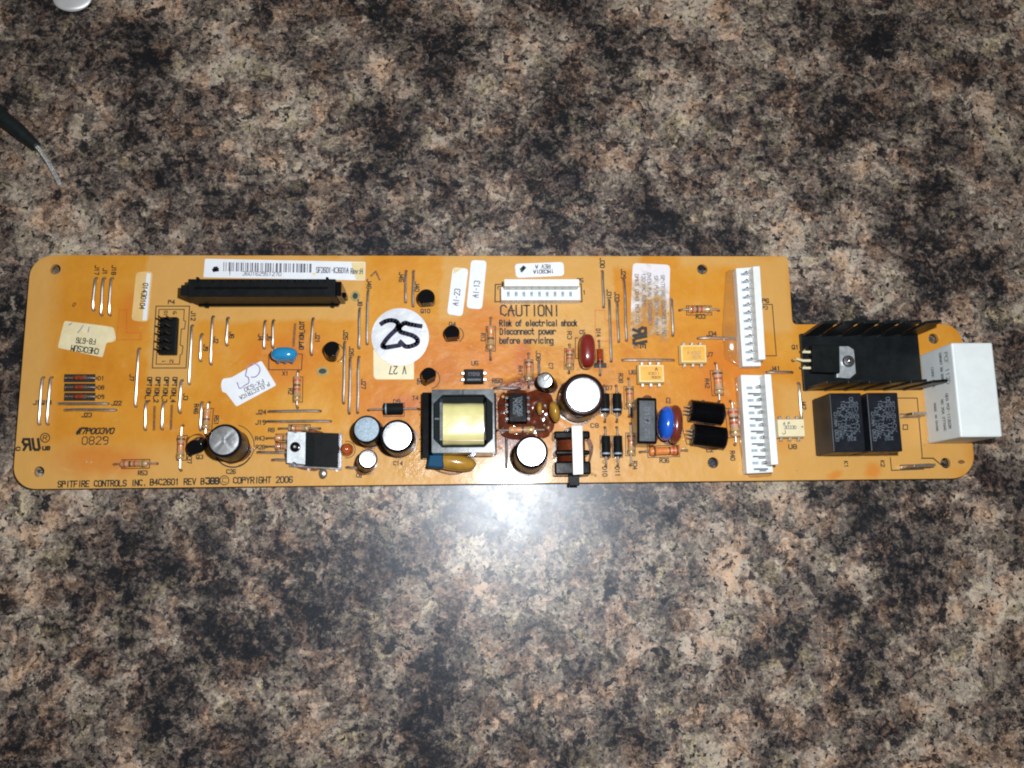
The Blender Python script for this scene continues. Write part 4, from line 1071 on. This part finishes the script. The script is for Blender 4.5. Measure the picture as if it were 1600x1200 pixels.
# round silver sticker with the marker number
rs = sticker([(625.3+45*math.cos(2*PI*i/36), 526.3+44.5*math.sin(2*PI*i/36)) for i in range(36)],'silver_paper','round silver sticker with 25 in thick marker',1,.012)
rs.location.z += .02; rs['_c'] = (rs['_c'][0], rs['_c'][1], TOP+.018)
spen(rs,[[(596.5,506),(603,502.5),(611,501),(619,503),(622,508),(619,515),(611,523),(603,532),(598.5,540),(602,543),(612,542),(623.5,540)],
         [(657,510),(648,508.5),(640,507),(633,505.5),(627,509),(624,514),(627,519),(636,522),(646,525.5),(652,531),(651,537),(643,541),(634,541.5),(626,535)]],7.2,'marker','marker_number')
s5 = sticker([(707.5,418),(732,420),(722.5,494.5),(698.5,491)],'paper','white rounded sticker reading AI-23',6)
patch(s5,[(709,419.5),(722,419.5),(716,424),(708,429)],'yellow_strip')
stx(s5,'AI-23',713.4,464.5,26,8.5,83,'print_grey',.14)
s6 = sticker([(736,406.5),(760.5,407.5),(753,483.5),(729,481.5)],'paper','white rounded sticker reading AI-13',6)
stx(s6,'AI-13',744.3,452,26,8.5,84,'print_grey',.14)
s7 = sticker([(804,412.5),(880.5,409.5),(881.5,431),(806.5,434.5)],'paper','small white sticker with a green dot above the white connector',6)
spen(s7,[[(814,421),(818,417)],[(815,424),(819,419)],[(817,422),(820,418.5)]],3.6,'ink_green','ink_dot')
stx(s7,'1MC801A',849,424.5,31,5.8,182); stx(s7,'REV A',848,416.8,23,5.8,182)
# translucent tall film sticker
s8 = sticker([(988.5,411),(1047,414),(1043.5,556),(983,556)],'film_sticker','tall peeling clear sticker with vertical print',7,.008)
for tx, x_, yc_, wd, m_ in (('SPITFIRE CONTROLS INC',1036.5,477,96,'print_grey'),('SF P/N 3601A Rev H',1026,477,94,'print_grey'),('OVEN P/N 154568801',1015,468,84,'print_grey'),('120 VAC 60HZ',1006,453,52,'print_grey'),('DMKS 0848 MEXICO',995.5,466,76,'print_brown')):
    stx(s8,tx,x_,yc_,wd,5.4,-91,m_,.15)
def ul_mark(px, py, w_px, h_px, ang, par=None):
    """bold reversed R joined to a U, leaning"""
    k = cpp(px,py); b_ = B(); p = W(px,py)
    ln = [[(1.75,0),(1.75,2),(.4,2),(.15,1.5),(.4,1.05),(1.6,1.0)],[(1.1,1.0),(.1,0)],[(1.75,.2),(2.0,.12),(2.4,0),(3.2,0),(3.55,.5),(3.55,2)],[(2.45,2),(2.45,.4)]]
    ln = [[(1.6,0),(1.6,2),(.45,2),(.2,1.5),(.45,1.0),(1.6,1.0)],[(1.0,1.0),(.15,0)],[(2.35,2),(2.35,.3),(2.6,0),(3.3,0),(3.55,.3),(3.55,2)]]
    for i, l_ in enumerate(ln):
        ribbon(b_, [((x/3.7-.5)*w_px*k - .22*(y/2-.5)*h_px*k, (y/2-.5)*h_px*k) for x,y in l_], .25*h_px*k, .0008*i)
    if par is None: return obj('safety_mark', b_.mesh('safety_mark','print_black',False), board, Vector((p.x,p.y,TOP+.004)), (0,0,math.radians(ang)))
    c_ = par['_c']; return obj('safety_mark', b_.mesh('safety_mark','print_black',False), par, Vector((p.x-c_[0],p.y-c_[1],c_[2]-TOP+.004)), (0,0,math.radians(ang)))
ul_mark(999.5,524.5,25,19,-90,s8); stx(s8,'US',994,541,6,7,-90,'print_brown'); stx(s8,'E',1004.5,541,6,7.5,-90,'print_black',.25)
for s_ in (bs,s1,s2,s3,s4,rs,s5,s6,s7,s8): del s_['_c']

# ------------------------------------------------------------------ printing on the board
ul_mark(48.5,694.5,27,17,0); bt('c',28.5,700,6,8,0,wt=.25); bt('us',72.5,699,11,8,0,wt=.28)
outline(circ(70.5,684,7,0,360),False,1.5); bt('R',70.5,684,6,7.5,wt=.16)
bt('A7P003V0',149.5,673.5,57,8.5,0,wt=.26,slant=.25); outline([(121,678),(128,669),(136,669)],False,3.2,'print_black','printed_mark')
bt('0829',148.7,688.3,40,12,0,wt=.13)
# bottom line in three runs so that it follows the edge
bt('SPITFIRE CONTROLS INC.',159.5,755.5,137,9.2,.3,wt=.2); bt('B4C2601 REV B',277,752.8,84,9.2,.3,wt=.2)
for i, ch in enumerate('388'): bt(ch,325+7*i,751.5,6,9.2,0,wt=.3)
outline(circ(350.6,750.5,7,0,360),False,1.4); bt('C',350.6,750.5,6,7.5,wt=.15); bt('COPYRIGHT 2006',411,750,92,9.2,.3,wt=.2)
bt('CAUTION!',827.5,485.3,90,16.5,0,wt=.15)
bt('Risk of electrical shock',841.5,504.8,121,9.2,0,wt=.22); bt('Disconnect power',825,517.8,87,9.2,0,wt=.22); bt('before servicing',822.5,532,83,9.2,0,wt=.22)
bt('o',115.3,475.6,6,5,60); outline([(580,431),(587,424),(593,437)],False,3,'print_brown','printed_mark')
for q in (((187,484),(198,484),(198,520),(220,520),(220,531),(182,531)),((930,485),(945,485),(945,500),(960,505),(960,533),(930,533))):
    outline(list(q),True,.9,'trace_red','faint_trace')
for x,y,rx,ry in ((504,580,6.2,4.3),(555,462.5,4.2,5.2)):
    dot(x,y,rx+3.5,ry+3.5,'ink_halo',lift=.0015); dot(x,y,rx,ry,'ink_green')
# flux droplets and solder splashes that catch the flash
spl = [(531.6,564.7,3),(527,556,2.5),(301,549,1.5),(221,610,2),(256,655,3),(254,662,2.6),(135,722,2),(142,722,2.4),(734,534,2),(735.5,541,2.2),(852,547,2),(396,700,3),(399,704,2.4),(470,620,2.5),(466,626,2.4),
 (1052,577,1.8),(1140,541,2),(1140,548,2.2),(1141,556,2.2),(1143,563,2),(1152,603,2.4),(1155,622,3),(1149,630,3.2),(1157,633,3),(1148,690,4),(1160,700,2.5),(1162,718,3),(1163,733,3),(887,582,3),(894,580,2.6),(904,577,4),
 (630,734,2),(640,742,2),(628,646,2.5),(942,647,3),(960,648,3),(940,709,3.5),(944,722,4),(963,721,3),(1010,704,3),(1069,701,4.5),(1244,727,1.8),(1245,735,2.2),(1305,735,1.8),(1448,691,3),(1444,696,2.2),(1432,691,1.5),
 (806,560,1.5),(771,690,3),(766,697,3),(800,680,3),(786,720,2.4),(787,735,3),(866,716,3),(869,733,3),(925,741,3),(930,743,3),(863,676,2.5),(857,668,3),(748,597,1.5),(757,600,2),(774,612,3),(790,612,3),(786,620,3),(838,680,3),(846,686,3),(850,664,2.5),(842,655,3),(838,608,2.4),(849,618,2),(655,720,2),(776,683,4),(782,700,4),(800,718,4)]
b_ = B()
for x,y,r in spl:
    p = W(x,y); k = cpp(x,y)*r*.75
    b_.ell(k*(.8+.5*random.random()),k*(.7+.6*random.random()),k*.55,12,8,1,Tr(p.x,p.y,TOP)@Rz(random.random()*180),.25)
fx = sub(board,'flux_droplets',b_,'flux' if 'flux' in MAT else mat('flux',(.62,.36,.14),.08,0,.2,6,coat=1))
fx['kind'] = 'stuff'
# thin rings and runs of dark dried flux and painted shadow round soldered parts
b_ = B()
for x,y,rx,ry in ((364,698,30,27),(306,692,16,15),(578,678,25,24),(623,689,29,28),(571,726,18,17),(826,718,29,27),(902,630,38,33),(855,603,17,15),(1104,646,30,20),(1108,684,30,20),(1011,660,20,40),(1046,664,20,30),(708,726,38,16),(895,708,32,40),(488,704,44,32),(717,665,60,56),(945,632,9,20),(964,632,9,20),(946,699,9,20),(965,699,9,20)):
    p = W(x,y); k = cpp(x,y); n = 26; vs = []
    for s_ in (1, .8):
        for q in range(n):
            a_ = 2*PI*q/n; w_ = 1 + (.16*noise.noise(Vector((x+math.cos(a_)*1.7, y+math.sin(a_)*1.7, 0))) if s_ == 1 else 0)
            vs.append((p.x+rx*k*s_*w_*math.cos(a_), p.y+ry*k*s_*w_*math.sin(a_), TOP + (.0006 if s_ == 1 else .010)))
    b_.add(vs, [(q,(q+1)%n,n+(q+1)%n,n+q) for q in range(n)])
fr = sub(board,'flux_residue_shade',b_,'residue_shade'); fr['kind'] = 'stuff'
# burnt, lumpy flux round the chip
b_ = B(); n = 46
P0, P1 = W(775,690), W(868,606); vs = []; fs = []
for j in range(n+1):
    for i in range(n+1):
        x = P0.x+(P1.x-P0.x)*i/n; y = P0.y+(P1.y-P0.y)*j/n; q = Vector((x,y,0))
        u, v = 2*i/n-1, 2*j/n-1
        e = max(0, 1-(u*u*u*u+v*v*v*v)**.5) ; h = (.9+noise.noise(q*1.8)*.7+noise.noise(q*6)*.25)*.05*min(1,e*2.2) - .012
        vs.append((x,y,TOP+h))
for j in range(n):
    for i in range(n):
        f = (j*(n+1)+i, j*(n+1)+i+1, (j+1)*(n+1)+i+1, (j+1)*(n+1)+i)
        if max(vs[q][2] for q in f) > TOP: fs.append(f)
bf = sub(board,'burnt_flux',b_.add(vs,fs),'burnt')

# ------------------------------------------------------------------ other things lying on the counter
# cable with a bare stranded end at the left edge
def cen(pix, z): return [W(x,y,z_) for (x,y),z_ in zip(pix, z)]
o0 = W(30,200,0)
path = cen([(-70,110),(-32,148),(0,181),(29,204),(57,229)],[.45,.40,.34,.32,.30])
cb = bpy.data.objects.new('stripped_cable', None); C.objects.link(cb); cb.location = o0
cb['label'] = 'dark cable with a bare twisted metal end reaching in from the left edge'; cb['category'] = 'cable'
obj('insulation', B().tube([p-o0 for p in path],[.30,.29,.27,.25,.17],16).mesh('insulation','cable'), cb)
core = cen([(52,224),(62,233),(75,252),(85,270),(94,288)],[.30,.26,.18,.12,.08])
b_ = B()
for s_ in range(5):
    pts = []
    for i in range(41):
        t = i/40*(len(core)-1); a_ = int(min(t,len(core)-2)); p = core[a_].lerp(core[a_+1], t-a_)
        ph = 2*PI*(i/40*5 + s_/5); pts.append(p-o0+Vector((math.cos(ph)*.045, math.sin(ph)*.025, .02*math.sin(ph))))
    b_.tube(pts,.045,6)
obj('bare_strands', b_.mesh('bare_strands','braid'), cb)
# rounded steel handle end at the top
p = W(111,-12,.25); k = cpp(111,0,.25)
b_ = B().ell(35*k, 30*k, .16, 36, 14, .92).box(-.02,-.02,-.05,.02,.02,0)
b_ = B()
vs = []; fs = []; L_ = 9; n = 24
for i in range(25):
    t = (i/24)**2.2; y = -30*k + t*6.0; wdt = 31*k*(1-(1-min(1,t*6.0/(26*k)))**2.2)**.5 if t*6.0 < 26*k else 31*k*(1-.45*min(1,(t*6.0-26*k)/5))
    wdt = max(wdt, .03)
    for j in range(n):
        a_ = 2*PI*j/n; vs.append((wdt*math.cos(a_), y, .10*math.sin(a_)*min(1, wdt/(12*k)) + .14+.10*t))
for i in range(24):
    for j in range(n): fs.append((i*n+j,i*n+(j+1)%n,(i+1)*n+(j+1)%n,(i+1)*n+j))
fs += [tuple(range(n-1,-1,-1)), tuple(24*n+j for j in range(n))]
sp_ = obj('cutlery_handle', b_.add(vs,fs).mesh('cutlery_handle','spoon_steel'), None, Vector((p.x,p.y,0)), (0,0,math.radians(4)))
sp_['label'] = 'rounded shiny steel handle end just showing at the top left edge'; sp_['category'] = 'utensil'
